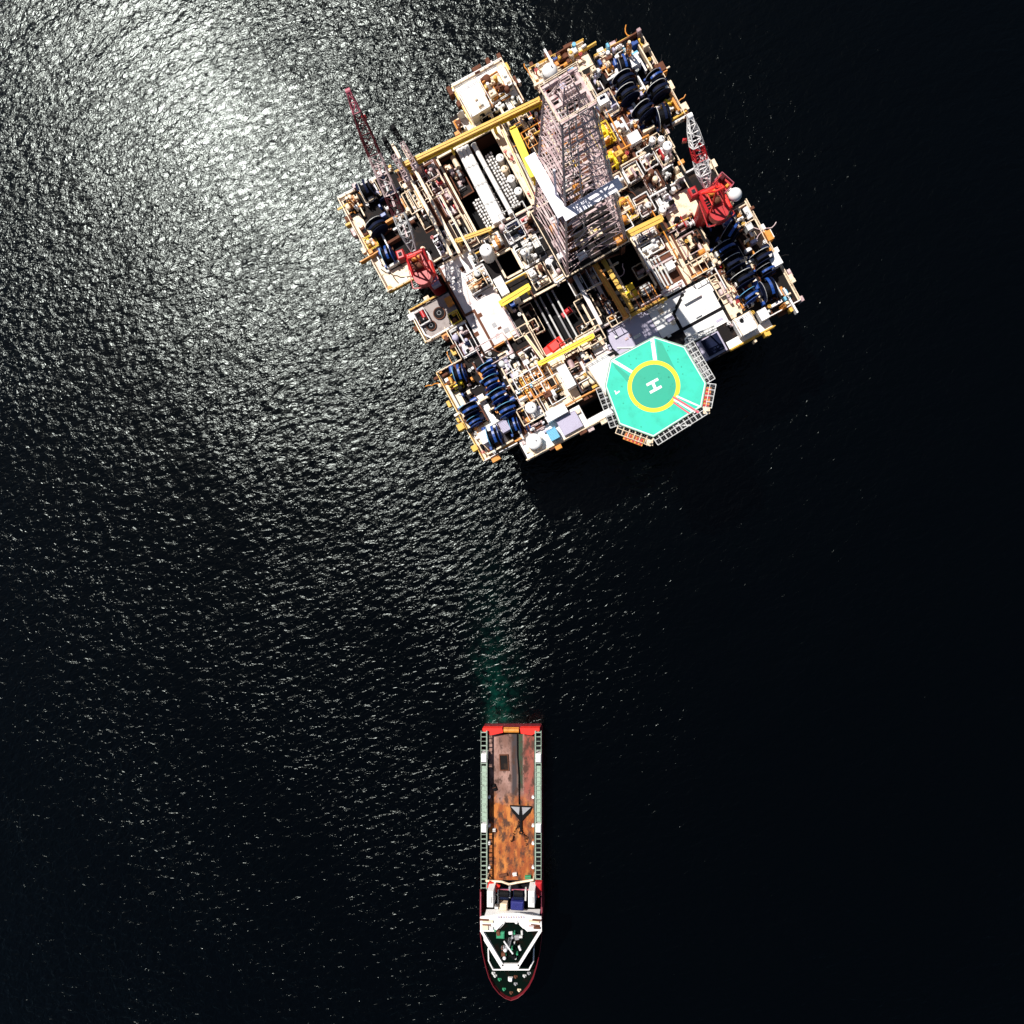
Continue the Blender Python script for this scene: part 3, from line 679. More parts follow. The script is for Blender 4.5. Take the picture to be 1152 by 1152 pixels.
# ------------------------------------------------------------------ skids: the machinery that fills the decks
SK = [
 # u0,u1,v0,v1,palette,label,hmax,density
 (-128, -116, 104, 168, 'warm', 'long narrow cream walkway skid beside the parallel booms at left', 2.0, 1),
 (-98, -82, 138, 170, 'brn', 'brown machinery block under the top left end of the yellow edge beam', 3, 1.2),
 (-98, -82, 106, 134, 'brn', 'mauve and rust pump skid left of the white riser pipes', 3, 1.2),
 (-100, -82, 66, 100, 'mono', 'cream crate like skid left of the rows of upright bottles', 2.2, .7),
 (-126, -108, 66, 96, 'cool', 'white and black manifold skid right of the red left crane', 3, 1.4),
 (-98, -82, 44, 60, 'mono', 'white valve skid around the small white dome tank', 2.5, 1.2),
 (-78, -56, 44, 66, 'warm', 'cream pump skid below the riser pipe pit', 2.8, 1.2),
 (-116, -88, 14, 40, 'warm', 'orange and cream engine skid on the pale deck beside the white container', 3, 1.6),
 (-52, -30, 44, 66, 'cool', 'white and lilac machinery at the lower end of the riser pit', 3, 1.3),
 (-50, -20, 14, 42, 'mono', 'white module block left of the derrick base', 4, 1.4),
 (-50, -30, -14, 12, 'warm', 'cream walkway module above the long dark pit', 3, 1.2),
 (-28, -2, -14, 12, 'cool', 'lilac and white pump block at the foot of the derrick', 3, 1.2),
 (-28, -6, 44, 68, 'brn', 'mauve pipe manifold at the left corner of the derrick', 4, 1.3),
 (7, 20, 84, 104, 'brn', 'brown ladder frame below the long yellow box beam', 3, 1),
 (24, 36, 110, 170, 'warm', 'long ochre walkway skid right of the yellow box beam', 2.4, 1),
 (40, 58, 130, 172, 'brn', 'mauve machinery block at the top edge left of the derrick crown', 3, 1.2),
 (62, 78, 140, 172, 'brn', 'mauve and white pump skid under the derrick crown', 3, 1.3),
 (80, 96, 150, 174, 'cool', 'white and brown generator skid by the upper edge', 3, 1.3),
 (98, 114, 150, 172, 'mono', 'white and yellowish cabinet row by the upper edge', 3, 1.3),
 (88, 108, 120, 146, 'warm', 'cream and orange valve skid right of the derrick', 3, 1.3),
 (117, 133, 148, 174, 'cool', 'white and grey generator skid at the inner side of the top winch cluster', 3, 1.4),
 (112, 130, 118, 146, 'cool', 'white locker skid left of the black winches', 3, 1.2),
 (88, 110, 90, 116, 'yel', 'yellow and orange pump skid right of the derrick, upper one', 3, 1.6),
 (90, 112, 62, 88, 'yel', 'orange and yellow pump skid right of the derrick, lower one', 3, 1.6),
 (114, 130, 90, 114, 'warm', 'cream pipe skid beside the yellow pump skid', 3, 1.2),
 (100, 118, 40, 60, 'brn', 'brown tank skid between the derrick band and the white frames', 3, 1.2),
 (74, 96, 38, 58, 'warm', 'cream vessel skid at the right end of the white derrick band', 3, 1.2),
 (70, 92, 4, 30, 'yel', 'yellow crane machinery skid above the yellow beam right of the derrick', 3.4, 1.7),
 (94, 112, 0, 24, 'drk', 'dark brown pipe skid with cream valves right of the yellow machinery', 3, 1.2),
 (122, 140, 44, 68, 'mono', 'square white pipe frame skid below the white tanks', 3, 1.2),
 (142, 157, 40, 70, 'brn', 'brown and white rack at the right edge above the white frames', 3, 1.2),
 (116, 134, 20, 40, 'drk', 'dark machinery with white pipe loops left of the stacked frames', 3, 1.3),
 (137, 156, 8, 38, 'mono', 'white grid like rack near the right crane', 3, 1.6),
 (118, 134, -8, 14, 'cool', 'grey and white machinery next to the small white dial tank', 3, 1.2),
 (76, 100, -26, -12, 'cool', 'lilac and cream stack of flat crates below the right yellow beam', 2, 1.4),
 (122, 146, -34, -18, 'brn', 'cream and brown trolley skid near the right edge', 2, 1.4),
 (124, 142, -58, -40, 'drk', 'dark machinery skid between the cream deck and the right winches', 2.5, 1.1),
 (74, 100, -42, -28, 'mono', 'black and white crate rack above the parallel pipes', 2, 1.2),
 (74, 100, -90, -82, 'warm', 'low cream machinery strip below the parallel pipes', 2, 1.2),
 (128, 147, -94, -62, 'warm', 'cream module with dark tanks left of the right winches', 2.6, 1.0),
 (8, 17, -84, -12, 'drk', 'long brown pipe walkway left of the yellow gantry', 2, 1.0),
 (-88, -64, -102, -92, 'warm', 'narrow cream skid at the left end of the lower yellow beam', 2, 1),
 (-126, -106, -96, -58, 'cool', 'black and white valve block between pale deck and lower winches', 2, 1.9),
 (-103, -84, -100, -64, 'warm', 'cream pipe bridge skid left of the dark pit with red crane hook', 2.4, 1.2),
 (-126, -104, -142, -106, 'mono', 'white and cream tank block beside the lower left winches', 3, 1.0),
 (-100, -78, -136, -108, 'warm', 'cream generator block below the valve block', 3, 1.0),
 (-60, -46, -118, -98, 'drk', 'dark opening with brown hoses below the lower yellow beam', 2, 1.2),
 (-42, -28, -120, -98, 'cool', 'white and black valve panel under the right end of the lower yellow beam', 2, 1.3),
 (-26, -10, -104, -92, 'warm', 'small cream manifold at the corner of the lilac deck', 2, 1.2),
 (-58, -40, -139, -122, 'warm', 'cream machine with brown cover left of the helideck', 2, 1.2),
 (-22, -8, -146, -130, 'yel', 'small yellow machinery beside the helideck corner', 2, 1.2),
 (-158, -137, -44, -8, 'cool', 'white speckled valve skid hanging out left of the pale deck', 2, 1.8),
 (-184, -170, 10, 28, 'brn', 'small brown skid on the round hatch balcony', 1.6, 1.0),
 (-151, -138, -6, 8, 'yel', 'orange pump beside the round black hatch', 2, 1.4),
 (-42, -25, 178, 200, 'warm', 'orange and cream skid left of the white outrigger house', 3, 1.2),
 (-14, 20, 180, 190, 'mono', 'row of white cabinets behind the yellow edge beam', 2, 1.2),
 (6, 30, 192, 226, 'org', 'orange engine in an open frame on the white outrigger', 3, 1.7),
 (88, 112, 188, 205, 'yel', 'bright yellow machine at the top edge beside the white dome', 3, 1.6),
 (64, 84, 178, 186, 'brn', 'mauve cabinet row between white dome and derrick crown', 2, 1.2),
 (136, 150, 88, 98, 'warm', 'cream skid at the inner corner of the top winch cluster', 2, 1.2),
 (137, 150, 160, 182, 'warm', 'rusty cream skid at the top left of the top winch cluster', 2, 1.2),
 (156, 176, 172, 183, 'warm', 'cream and rust bow stop at the topmost corner of the platform', 2, 1.2),
 (172, 188, 92, 104, 'yel', 'orange and cream skid right of the winches near the crane boom tip', 2, 1.2),
 (184, 203, -62, -42, 'warm', 'small orange and blue skid at the upper tip of the right cluster', 2, 1.2),
 (156, 172, -164, -154, 'mono', 'cream skid in the lower corner of the right winch cluster', 2, 1.0),
 (-194, -176, 158, 179, 'warm', 'cream and rust skid at the leftmost corner of the platform', 2, 1.2),
 (-172, -150, 160, 179, 'cool', 'pale machinery under the boom of the left crane', 2, 1.2),
 (-194, -180, 112, 128, 'yel', 'bright cream and yellow skid on the outer edge of the left cluster', 2, 1.2),
 (-188, -172, -72, -52, 'yel', 'yellow railed skid at the upper corner of the lower left cluster', 2, 1.2),
 (-132, -108, -154, -146, 'brn', 'brown skid between the lower winches and the round white tank', 2, 1.2),
 (-176, -160, -140, -124, 'mono', 'white locker skid on the outer edge of the lower left winches', 2, .8),
 (26, 36, 178, 190, 'cool', 'small white and grey skid on the lower right of the outrigger', 2, 1),
 (5, 18, 58, 80, 'brn', 'mauve junction skid hidden beside the left leg of the derrick', 3, 1),
 (148, 157, -146, -112, 'warm', 'tall cream strip of hatches by the lower right winches', 2, 1),
 (-152, -136, 64, 84, 'cool', 'pale grey hose reel skid behind the red crane house', 2, 1),
]
for u0, u1, v0, v1, pal, lab, hm, dn in SK: skid(u0, u1, v0, v1, pal, lab, hmax=hm, dens=dn*1.25)

# ------------------------------------------------------------------ houses, containers, tanks
house(-9, 208, 24, 34, 3.4, 'white', 'large white flat roofed house on the outrigger above the yellow edge beam')
house(34, 214, 6, 24, 2.6, 'white', 'narrow white house on the right side of the outrigger')
container(-82, 8, 10, 22, 'white', 'white container standing beside the black hatch at the centre left', h=3)
container(-74, -10, 8, 10, 'white', 'small white box at the left end of the centre yellow beam')
container(-66, -116, 11, 27, 'white', 'tall white container between the lower yellow beam and the lower left tanks', h=3.2)
container(96, -62, 9, 9, 'white', 'small white cube beside the parallel pipes')
container(45, -66, 8, 15, 'yellow', 'bright yellow box standing in the dark pit', z=DZ-3, h=3.6)
container(-96, -150+4, 26, 12, 'white', 'low white container behind the round white tank')
house(139, -160, 19, 19, 3.0, 'white', 'square white hut with black roof vent at the lower right', units=1, holes=1)
container(162, -160, 10, 12, 'white', 'white box right of the square white hut')
container(170, 160, 12, 12, 'white', 'bright white cube on the outer edge of the top winch cluster', h=3)
container(203, -112, 11, 15, 'white', 'bright white box on the outer edge of the right winch cluster', h=2.6)
container(195, -66, 7, 7, 'pale', 'small pale box at the upper edge of the right winch cluster')
container(129, 84, 13, 12, 'white', 'white square box left of the three small white tanks', h=3)
container(108, 160, 12, 14, 'cream', 'cream box near the top edge beside the white dome', h=3.2)
container(118, 138, 12, 10, 'white', 'white box between the derrick and the top winch cluster', h=3)
container(-176, -132, 18, 14, 'white', 'white locker on the outer edge of the lower left winch cluster')
container(-154, -132, 10, 13, 'lilac', 'lilac locker between the lower left winches')
container(-110, -166, 11, 13, 'sky', 'light blue box on the white deck strip left of the helideck', h=2.6)
container(-88, -164, 24, 20, 'lilac', 'flat lilac grey tank roof on the white deck strip', h=1.2)
container(-146, 50, 10, 12, 'lilac', 'lilac box below the red house of the left crane')
container(-142, 22, 8, 8, 'orange', 'orange locker beside the round black hatch')
container(-176, 134, 18, 14, 'cream', 'cream box between the winches of the left cluster')
container(100, -104, 20, 8, 'deckw', 'low white hatch cover on the white open deck', h=.8)
container(84, -86, 18, 6, 'white', 'low white box below the parallel pipes', h=1.4)
container(60, -72, 12, 10, 'pale', 'pale open crate at the lower edge of the right pit', z=DZ-1, h=2)

G4 = 'white upright tanks in the riser pipe pit'
for i, (px, py, nm) in enumerate([(562.5, 177.5, 'first'), (567.5, 190, 'second'), (575, 201, 'third'), (583, 215, 'fourth')]):
    d = (px-640, py-290); u = CU*d[0]-SU*d[1]; v = -SU*d[0]-CU*d[1]
    tank(u, v, .95 if i != 1 else .85, 5.5, 'white' if i != 1 else 'cream', '%s from the top of the four round tank tops in the dark riser pit' % nm, z=DZ-6.3, group=G4)
tank(-78, 52, 1.45, 5.0, 'white', 'round white tank just below the upright bottles')
tank(-99, 34, .8, 3.0, 'pale', 'small pale tank on the orange engine skid')
tank(81, 195, 1.7, 5, 'white', 'white domed tank at the top edge left of the yellow machine', domed=.8)
tank(-133, -163, 1.8, 2.2, 'white', 'squat round white tank at the lower left on the white deck strip')
for i, (px, py, r) in enumerate([(734, 157, .7), (744, 156, .7), (751, 164, 1.05)]):
    d = (px-640, py-290); u = CU*d[0]-SU*d[1]; v = -SU*d[0]-CU*d[1]
    tank(u, v, r, 4, 'white', 'white round tank below the top winches, %s of the three' % ('left', 'middle', 'right and largest')[i], group='three small white tanks below the top winches')
tank(107, 10, .7, 3, 'pale', 'pale round tank in the dark gap right of the yellow machinery')
tank(119, -2, .85, 2.6, 'white', 'small white round tank with a dial like lid near the right crane')
tank(-42, 30, .7, 4.6, 'white', 'white round tank on the white module left of the derrick')
tank(-12, 2, .6, 4, 'white', 'small white tank in the shadow of the derrick')
tank(137, -82, .75, 2.6, 'black', 'round black tank on the cream module, upper one')
tank(142, -96, .75, 2.6, 'brown', 'round dark tank on the cream module, lower one')
tank(-118, -128, 1.3, 3.6, 'white', 'round white tank in the block beside the lower left winches')
# ------------------------------------------------------------------ yellow beams
beam(-113, 181, 55, 173, 1.1, DZ+4, 1.4, 'ochre', 'long yellow gantry beam along the upper edge of the platform')
beam(-113, 176, 55, 168, .5, DZ+3, .8, 'yellow', 'thin yellow rail beam just inside the long upper edge beam', legs=True, name='rail_beam')
beam(14, 158, 9, 100, 1.7, DZ+4, 1.6, 'yellow', 'bright yellow box beam between the riser pit and the derrick', m2='yellow')
beam(-102, 77, -62, 71, 1.0, DZ+3, 1.0, 'ochre', 'short ochre beam at the lower end of the upright bottles')
beam(-92, -9, -55, -7, 1.5, DZ+3.5, 1.2, 'yellow', 'yellow beam at the upper left corner of the dark pit')
beam(-86, -89, -18, -90, 1.1, DZ+3, 1.2, 'yellow', 'bright yellow beam below the dark pit with the red machine')
beam(66, -8, 113, -10, 1.6, DZ+4, 1.4, 'ochre', 'ochre beam right of the derrick foot')
beam(22, -2, 25, -88, 1.2, DZ+4, 1.6, 'orange', 'orange gantry beam along the left side of the right pit')
beam(32, -4, 35, -84, 1.0, DZ+3, 1.4, 'ochre', 'ochre gantry beam next to the orange gantry beam')
beam(-4, -16, -4, -82, .9, DZ+2.5, 1.0, 'pink', 'pale pink walkway beam dividing the two pits', name='walkway_beam', m2='pale')
beam(28, -90, 74, -92, .8, DZ+2, .8, 'ochre', 'low ochre beam below the right pit')
beam(-85, -52, -80, -86, .7, DZ+2, .6, 'cream', 'cream beam at the left edge of the dark pit', name='walkway_beam')
beam(3, 168, -4, 62, .6, DZ+3, .6, 'cream', 'cream walkway beam at the right edge of the riser pit', name='walkway_beam')
beam(54, -10, 40, -8, .8, DZ+3.2, .8, 'lilac', 'lilac beam closing the top of the right pit')
beam(-26, -16, -6, -14, 1.0, DZ+3.4, .9, 'white', 'white beam closing the top of the dark pit')
beam(-94, 132, -94, 60, .4, DZ+4, .5, 'white', 'thin white pipe beam left of the riser pit', name='pipe_beam')
beam(-105, 198, -106, 64, .7, DZ+4, .8, 'cream', 'cream catwalk beam right of the two black booms', name='catwalk_beam', m2='pale')
beam(-114, 205, -115, 66, .7, DZ+4.2, .8, 'cream', 'cream catwalk beam left of the two black booms', name='catwalk_beam', m2='pale')

# two short black tipped booms at the upper left
for i, (u, v0, v1, lab) in enumerate([(-118, 168, 214, 'black tipped lattice boom next to the left crane boom'), (-103, 176, 222, 'black tipped lattice boom nearer the yellow edge beam')]):
    p, q = UV(u, v0, DZ+6), UV(u-1, v1, DZ+10); d = q-p
    t = thing('burner_boom', lab, 'boom', (p.x, p.y, DZ), math.atan2(d.y, d.x)); L = math.hypot(d.x, d.y)
    obj('pedestal', MB().box(0, 0, .02, 1.6, 1.6, 5.4, ch=.2), 'mauve', t)
    obj('lattice', MB().lattice((0, 0, 6.2), (L*.6, 0, 8.6), 1.0, .9, 5, .13), 'mauve', t)
    tip = obj('tip', MB().lattice((L*.62, 0, 8.7), (L, 0, 10.2), .9, .7, 4, .16), 'black', t); tip['label'] = 'black boom tip'
    obj('tip_head', MB().box(L, 0, 9.7, 1.2, 1.0, 1.1, ch=.2), 'black', t)

# ------------------------------------------------------------------ riser pipes and bottle racks in the upper pit
GP = 'white riser pipes lying in the pit'
def riser(px0, py0, px1, py1, r, z, lab, m='white', group=GP, joints=4, name='riser_pipe'):
    p, q = W(px0, py0, z), W(px1, py1, z); d = q-p; L = d.length
    t = thing(name, lab, 'pipe', (p.x, p.y, z-r), math.atan2(d.y, d.x), group)
    obj('pipe_body', MB().cyl((0, 0, r), (L, 0, r), r, n=14), m, t)
    for i in range(joints+1):
        obj('coupling', MB().cyl((L*i/joints-.18, 0, r), (L*i/joints+.18, 0, r), r*1.18, n=14), 'pale' if 0 < i < joints else m, t)
    for s in (.15, .85):
        obj('cradle', MB().box(L*s, 0, -.9, .5, r*1.6, .98), 'brown', t)
    return t
riser(516, 169, 557, 251, .50, DZ+1.3, 'left one of the three thick white riser pipes lying side by side')
riser(520.5, 167, 561.5, 249, .50, DZ+1.3, 'middle one of the three thick white riser pipes lying side by side')
riser(525, 165, 566, 247, .50, DZ+1.3, 'right one of the three thick white riser pipes lying side by side')
riser(533, 163, 575, 240, .55, DZ+1.3, 'single white riser pipe between two rows of upright bottles', joints=3)
for i, (u0, u1) in enumerate([(84, 84), (88.5, 88.5), (76, 76), (80, 80)]):
    a, b = uvpx(u0, -46), uvpx(u0, -80)
    riser(a[0], a[1], b[0], b[1], .2, DZ+1.6, '%s of four thin parallel pipes below the crate rack' % ('third from left', 'rightmost', 'leftmost', 'second from left')[i], m='pale', group='thin parallel pipes', joints=2, name='drill_pipe')
for i, u in enumerate([-56, -50, -41, -34]):
    a, b = uvpx(u, -24), uvpx(u, -82)
    riser(a[0], a[1], b[0], b[1], .22, DZ-3.4 if i else DZ-2, '%s of the four pipes lying lengthwise in the dark pit' % ('leftmost', 'second from left', 'third from left', 'rightmost')[i], m='pale' if i % 2 else 'grey', group='pipes lying in the dark pit', joints=2, name='drill_pipe')
def bottle_rack(u0, u1, v0, v1, nu, nv, lab):
    z = DZ-6.3; k = sc(DZ); a, b = (u1-u0)*k, (v1-v0)*k
    t = thing('bottle_rack', lab, 'rack', at((u0+u1)/2, (v0+v1)/2, DZ, z), ANG)
    f = MB()
    for i in range(nu+1): f.box(-a/2+a*i/nu, 0, 5.0+.01*i, .10, b, .12)
    f.box(0, -b/2, 0, a, .14, 5); f.box(0, b/2, 0, a, .14, 5)
    obj('rack_frame', f, 'dark', t)
    base = None
    for i in range(nu):
        for j in range(nv):
            x, y = -a/2+(i+.5)*a/nu, -b/2+(j+.5)*b/nv
            if base is None:
                m = MB().cyl((0, 0, 0), (0, 0, 5.7), .26, n=10); m.dome((0, 0, 5.7), .28, .2, 10, 3); base = obj('bottle', m, 'white', t); base.location = (x, y, .05)
            else:
                c = base.copy(); col.objects.link(c); c.parent = t; c.location = (x+((i*7+j*3) % 5-2)*.03, y+((i*3+j*5) % 5-2)*.04, .05-((i*5+j*7) % 4)*.12)
bottle_rack(-46, -39, 76, 152, 2, 20, 'narrow double row of white upright bottles between thick and single riser pipes')
bottle_rack(-29, -19, 78, 150, 3, 19, 'wide rack of white upright bottles beside the round tank tops')
bottle_rack(-66, -56, 72, 110, 3, 10, 'rack of white upright bottles at the lower left of the riser pit')
t = bottle_rack(76, 98, -26+14, -30+26, 2, 3, 'tiny rack beside the ochre beam') if False else None
skid(-76, -58, 116, 166, 'drk', 'dark pipe machinery in the upper left of the riser pit', z=DZ-3, hmax=2.6, dens=1.2)

# red machine, red valve etc in the pits
def winch_machine(u, v, z, s, m, label):
    t = thing('tugger_machine', label, 'machinery', at(u, v, z+1.5, z), ANG+.15)
    obj('bed', MB().box(0, 0, 0, 5*s, 2.6*s, .4), m, t)
    obj('hood', MB().box(.6*s, 0, .41, 3.2*s, 2.3*s, 1.5, ch=.4), m, t)
    obj('ramp', MB().prism([(-2.4*s, -1.2*s), (-1.1*s, -1.2*s), (-1.1*s, 1.1*s), (-2.1*s, .3*s)], .42, 1.0), m, t)
    obj('exhaust', MB().cyl((1.4*s, .5*s, 1.9), (1.4*s, .5*s, 2.7), .18, n=8), 'black', t)
    obj('drum', MB().cyl((-.9*s, -1.5*s, .9), (.5*s, -1.5*s, .9), .5*s, n=12), 'brown', t)
winch_machine(-63, -80, DZ-1.0, 1.05, 'bred', 'bright red machine in the lower corner of the dark pit')
winch_machine(-31, -52, DZ-4.6, .5, 'red', 'small dark red machine deep in the dark pit')
skid(-75, -62, -60, -24, 'drk', 'grey pipe machinery in the left half of the dark pit', z=DZ-4, hmax=2, dens=.9)
skid(-30, -16, -84, -72, 'cool', 'two pale drums and valves in the lower corner of the dark pit', z=DZ-5, hmax=2, dens=.7)
skid(56, 69, -60, -44, 'drk', 'brown crates in the middle of the right pit', z=DZ-4, hmax=2, dens=1)
tank(37.5, -68, .8, 2.2, 'yellow', 'round yellow drum beside the yellow box of the right pit')

# round hatches on the left balcony
for (px, py, r, lab) in [(494, 352, 1.25, 'large round black hatch on the left balcony'), (485, 366, 1.0, 'smaller round hatch at the corner of the left balcony')]:
    p = W(px, py, DZ+.6); t = thing('round_hatch', lab, 'hatch', (p.x, p.y, DZ+.16), ANG)
    obj('rim', MB().torus((0, 0, .25), (0, 0, 1), r, .2, 20), 'brown', t); obj('cover', MB().cyl((0, 0, 0), (0, 0, .4), r*.98, n=20), 'black', t)
    obj('hand_wheel', MB().torus((0, 0, .5), (0, 0, 1), r*.35, .08, 12), 'grey', t)
# white curved bollard rail of that balcony
t = thing('mooring_rail', 'bent white rail around the round hatches on the left balcony', 'rail', at(-164, 6, DZ+1, DZ+.15), ANG)
obj('rail_bar', MB().tube([(-4, 5, .9), (-4, -1, .9), (-3, -2.4, .9), (3, -2.4, .9)], .22, 8), 'white', t)
obj('rail_post', MB().cyl((-4, 4.8, 0), (-4, 4.8, .9), .15, n=8).cyl((3, -2.4, 0), (3, -2.4, .9), .15, n=8), 'white', t)

# ------------------------------------------------------------------ derrick
def derrick():
    zb, zt = DZ+8, 88.0
    cb = W(652, 256, zb)
    t = thing('drilling_derrick', 'tall tapered mauve lattice drilling derrick with a white wind wall band', 'derrick', (cb.x, cb.y, DZ+.3), ANG)
    z0 = DZ+.3
    def half(z):
        f = (z-zb)/(zt-zb); f = max(0, f)
        w = 7.0*(1-f)+2.5*f
        return w, w*1.08
    # substructure and drill floor
    sb = MB()
    for sx in (-1, 1):
        for sy in (-1, 1): sb.box(sx*6.6, sy*7.1, 0, 1.0, 1.0, zb-z0-.8)
    for sy in (-1, 1): sb.cyl((-6.6, sy*7.1, 0), (6.6, sy*7.1, 6.4), .3, n=6).cyl((6.6, sy*7.1, 0), (-6.6, sy*7.1, 6.4), .3, n=6)
    obj('substructure', sb, 'brown', t)
    fl = MB().box(0, 0, zb-z0-.8, 15.6, 16.6, .6); obj('drill_floor', fl, 'dark', t)
    obj('floor_rail', MB().rail([(-7.6, -8.1, zb-z0-.2), (7.6, -8.1, zb-z0-.2), (7.6, 8.1, zb-z0-.2), (-7.6, 8.1, zb-z0-.2)], closed=True, r=.09), 'cream', t)
    # floor equipment
    rn = random.Random(11)
    for i in range(26):
        x, y = rn.uniform(-6.2, 6.2), rn.uniform(-6.8, 6.8)
        obj('floor_machine', MB().box(x, y, zb-z0-.195+.002*i, rn.uniform(.5, 2.4), rn.uniform(.5, 2.0), rn.uniform(.4, 2.8), ch=.1), rn.choice(['orange', 'cream', 'black', 'white', 'mauve', 'red', 'ochre']), t)
    levels = [zb]
    step = 5.6
    while levels[-1]+step < zt-1: levels.append(levels[-1]+step); step *= .95
    levels.append(zt)
    C = lambda z: [(sx*half(z)[0], sy*half(z)[1], z-z0-.2) for sx, sy in ((-1, -1), (1, -1), (1, 1), (-1, 1))]
    for k in range(4):
        a, b = C(zb)[k], C(zt)[k]
        obj('leg', MB().cyl(a, b, .28, .2, n=8), 'mauve', t)
    for k in range(4):
        br = MB()
        for z1, z2 in zip(levels, levels[1:]):
            A, B = C(z1), C(z2); j = (k+1) % 4; zm = (z1+z2)/2; Mi = C(zm)
            br.cyl(B[k], B[j], .14, n=5); br.cyl(Mi[k], Mi[j], .08, n=4)
            mid = [(A[k][i]+A[j][i])/2 for i in range(3)]; mt = [(B[k][i]+B[j][i])/2 for i in range(3)]
            br.cyl(A[k], mt, .10, n=4); br.cyl(A[j], mt, .10, n=4)
        obj('bracing', br, 'mauve', t)
    # girts walkways at some levels
    for li in (2, 4, 6, 8):
        if li < len(levels)-1:
            A = C(levels[li]); w = MB()
            for k in range(4):
                p, q = Vector(A[k]), Vector(A[(k+1) % 4]); m_ = (p+q)/2; L = (q-p).length; an = math.atan2((q-p).y, (q-p).x)
                w.box(m_.x, m_.y, m_.z+.18, L, .42, .12, an)
            obj('walkway_ring', w, 'mauve', t)
    # wind wall band on the two camera facing sides
    zw = 62.2; A = C(zw); B = C(zw+2.2)
    def wall(k, name):
        j = (k+1) % 4; p, q, r_, s_ = Vector(A[k]), Vector(A[j]), Vector(B[j]), Vector(B[k]); c = Vector((0, 0, p.z))
        n_ = ((q-p).cross(Vector((0, 0, 1)))).normalized()
        o1, o2 = n_*.36, n_*.52
        w = MB(); V = [p+o1, q+o1, r_+o1, s_+o1, p+o2, q+o2, r_+o2, s_+o2]
        w.add(V, [(0, 3, 2, 1), (4, 5, 6, 7), (0, 1, 5, 4), (2, 3, 7, 6), (1, 2, 6, 5), (0, 4, 7, 3)])
        obj(name, w, 'lilacw', t)
    M['boardw'] = mat('board_white_paint', (.82, .80, .86), dirt=.06, dcol=(.5, .45, .5))
    M['lilacw'] = mat('pale_lilac_white_paint', (.68, .65, .78), dirt=.12, dcol=(.4, .34, .42))
    wall(3, 'wind_wall'); wall(0, 'wind_wall')
    mb_ = MB()
    for k in (3, 0):
        p, q = Vector(B[k]), Vector(B[(k+1) % 4]); n_ = ((q-p).cross(Vector((0, 0, 1)))).normalized(); m_ = (p+q)/2+n_*(1.5 if k == 0 else 1.15); an = math.atan2((q-p).y, (q-p).x)
        mb_.box(m_.x, m_.y, m_.z+.02-.001*k, (q-p).length+1.4+1.4-.3*(k == 0), 2.1, .14, an)
    obj('monkey_board', mb_, 'boardw', t)
    # stands of drill pipe racked inside
    base = None
    for i in range(4):
        for j in range(9):
            x, y = -4.6+i*.42, -4.0+j*.6
            if base is None: base = obj('pipe_stand', MB().cyl((0, 0, 0), (0, 0, 27), .12, n=6), 'brown', t); base.location = (x, y, zb-z0)
            else: c = base.copy(); col.objects.link(c); c.parent = t; c.location = (x+.05*(j % 2), y, zb-z0)
    obj('travelling_block', MB().box(.4, .2, 26, 1.8, 1.2, 3.0, ch=.5).cyl((.4, .2, 23), (.4, .2, 26), .6, n=10), 'orange', t)
    obj('top_drive', MB().box(.4, .2, 18.5, 1.6, 1.6, 4.2, ch=.3), 'brown', t)
    ln = MB()
    for i in range(4): ln.cyl((-.2+i*.4, .2, 29), (-.2+i*.4, .2, zt-z0-.4), .05, n=4)
    obj('hoist_line', ln, 'black', t)
    for s in (-1, 1): obj('guide_rail', MB().cyl((.4, .2+s*1.6, zb-z0), (.4, .2+s*1.4, zt-z0-.4), .16, n=6), 'pale', t)
    # crown
    hx, hy = half(zt)
    cr = MB(); zc = zt-z0-.2
    for s in (-1, 1): cr.box(0, s*(hy+.25), zc, 2*hx+1.4, .5, .3); cr.box(s*(hx+.25), 0, zc+.002, .5, 2*hy, .3)
    cr.box(0, -.6, zc+.004, 2*hx, .5, .5); cr.box(0, .9, zc+.004, 2*hx, .5, .5)
    obj('crown_platform', cr, 'mauve', t)
    obj('crown_rail', MB().rail([(-hx-.6, -hy-.45, zc+.3), (hx+.6, -hy-.45, zc+.3), (hx+.6, hy+.45, zc+.3), (-hx-.6, hy+.45, zc+.3)], closed=True, r=.06, step=1.5), 'cream', t)
    sh = MB()
    for i in range(5): sh.cyl((-1.2+i*.5, .2, zc+.9), (-.95+i*.5, .2, zc+.9), .75, n=14)
    obj('crown_sheave', sh, 'mauve', t)
    gp = MB()
    for sx in (-1, 1):
        for sy in (-1, 1): gp.cyl((sx*1.6, sy*1.4, zc+.3), (sx*.7, sy*.6, zc+4.2), .12, n=5)
    for z, k in ((1.6, .75), (2.9, .6), (4.1, .45)):
        P = [(sx*1.6*k*1.05, sy*1.4*k*1.05, zc+z) for sx, sy in ((-1, -1), (1, -1), (1, 1), (-1, 1))]
        for a, b in zip(P, P[1:]+P[:1]): gp.cyl(a, b, .08, n=4)
    obj('gin_pole', gp, 'mauve', t)
    # outside ladder and standpipe
    ld = MB()
    a, b = C(zb)[1], C(zt)[1]
    for s in (-.3, .3): ld.cyl((a[0]+.7, a[1]+1+s, a[2]), (b[0]+.7, b[1]+1+s, b[2]), .06, n=4)
    for i in range(60): f = i/60; x, y, z = [a[k]+(b[k]-a[k])*f for k in range(3)]; ld.cyl((x+.7, y+.7, z), (x+.7, y+1.3, z), .04, n=4)
    obj('ladder', ld, 'pale', t)
    obj('standpipe', MB().cyl((-6.3, -3, zb-z0), (-4.6, -2.2, 45), .22, n=8), 'lilacw', t)
    obj('standpipe', MB().cyl((5.9, -5.5, zb-z0), (4.6, -4.2, 42), .16, n=8), 'pale', t)
derrick()

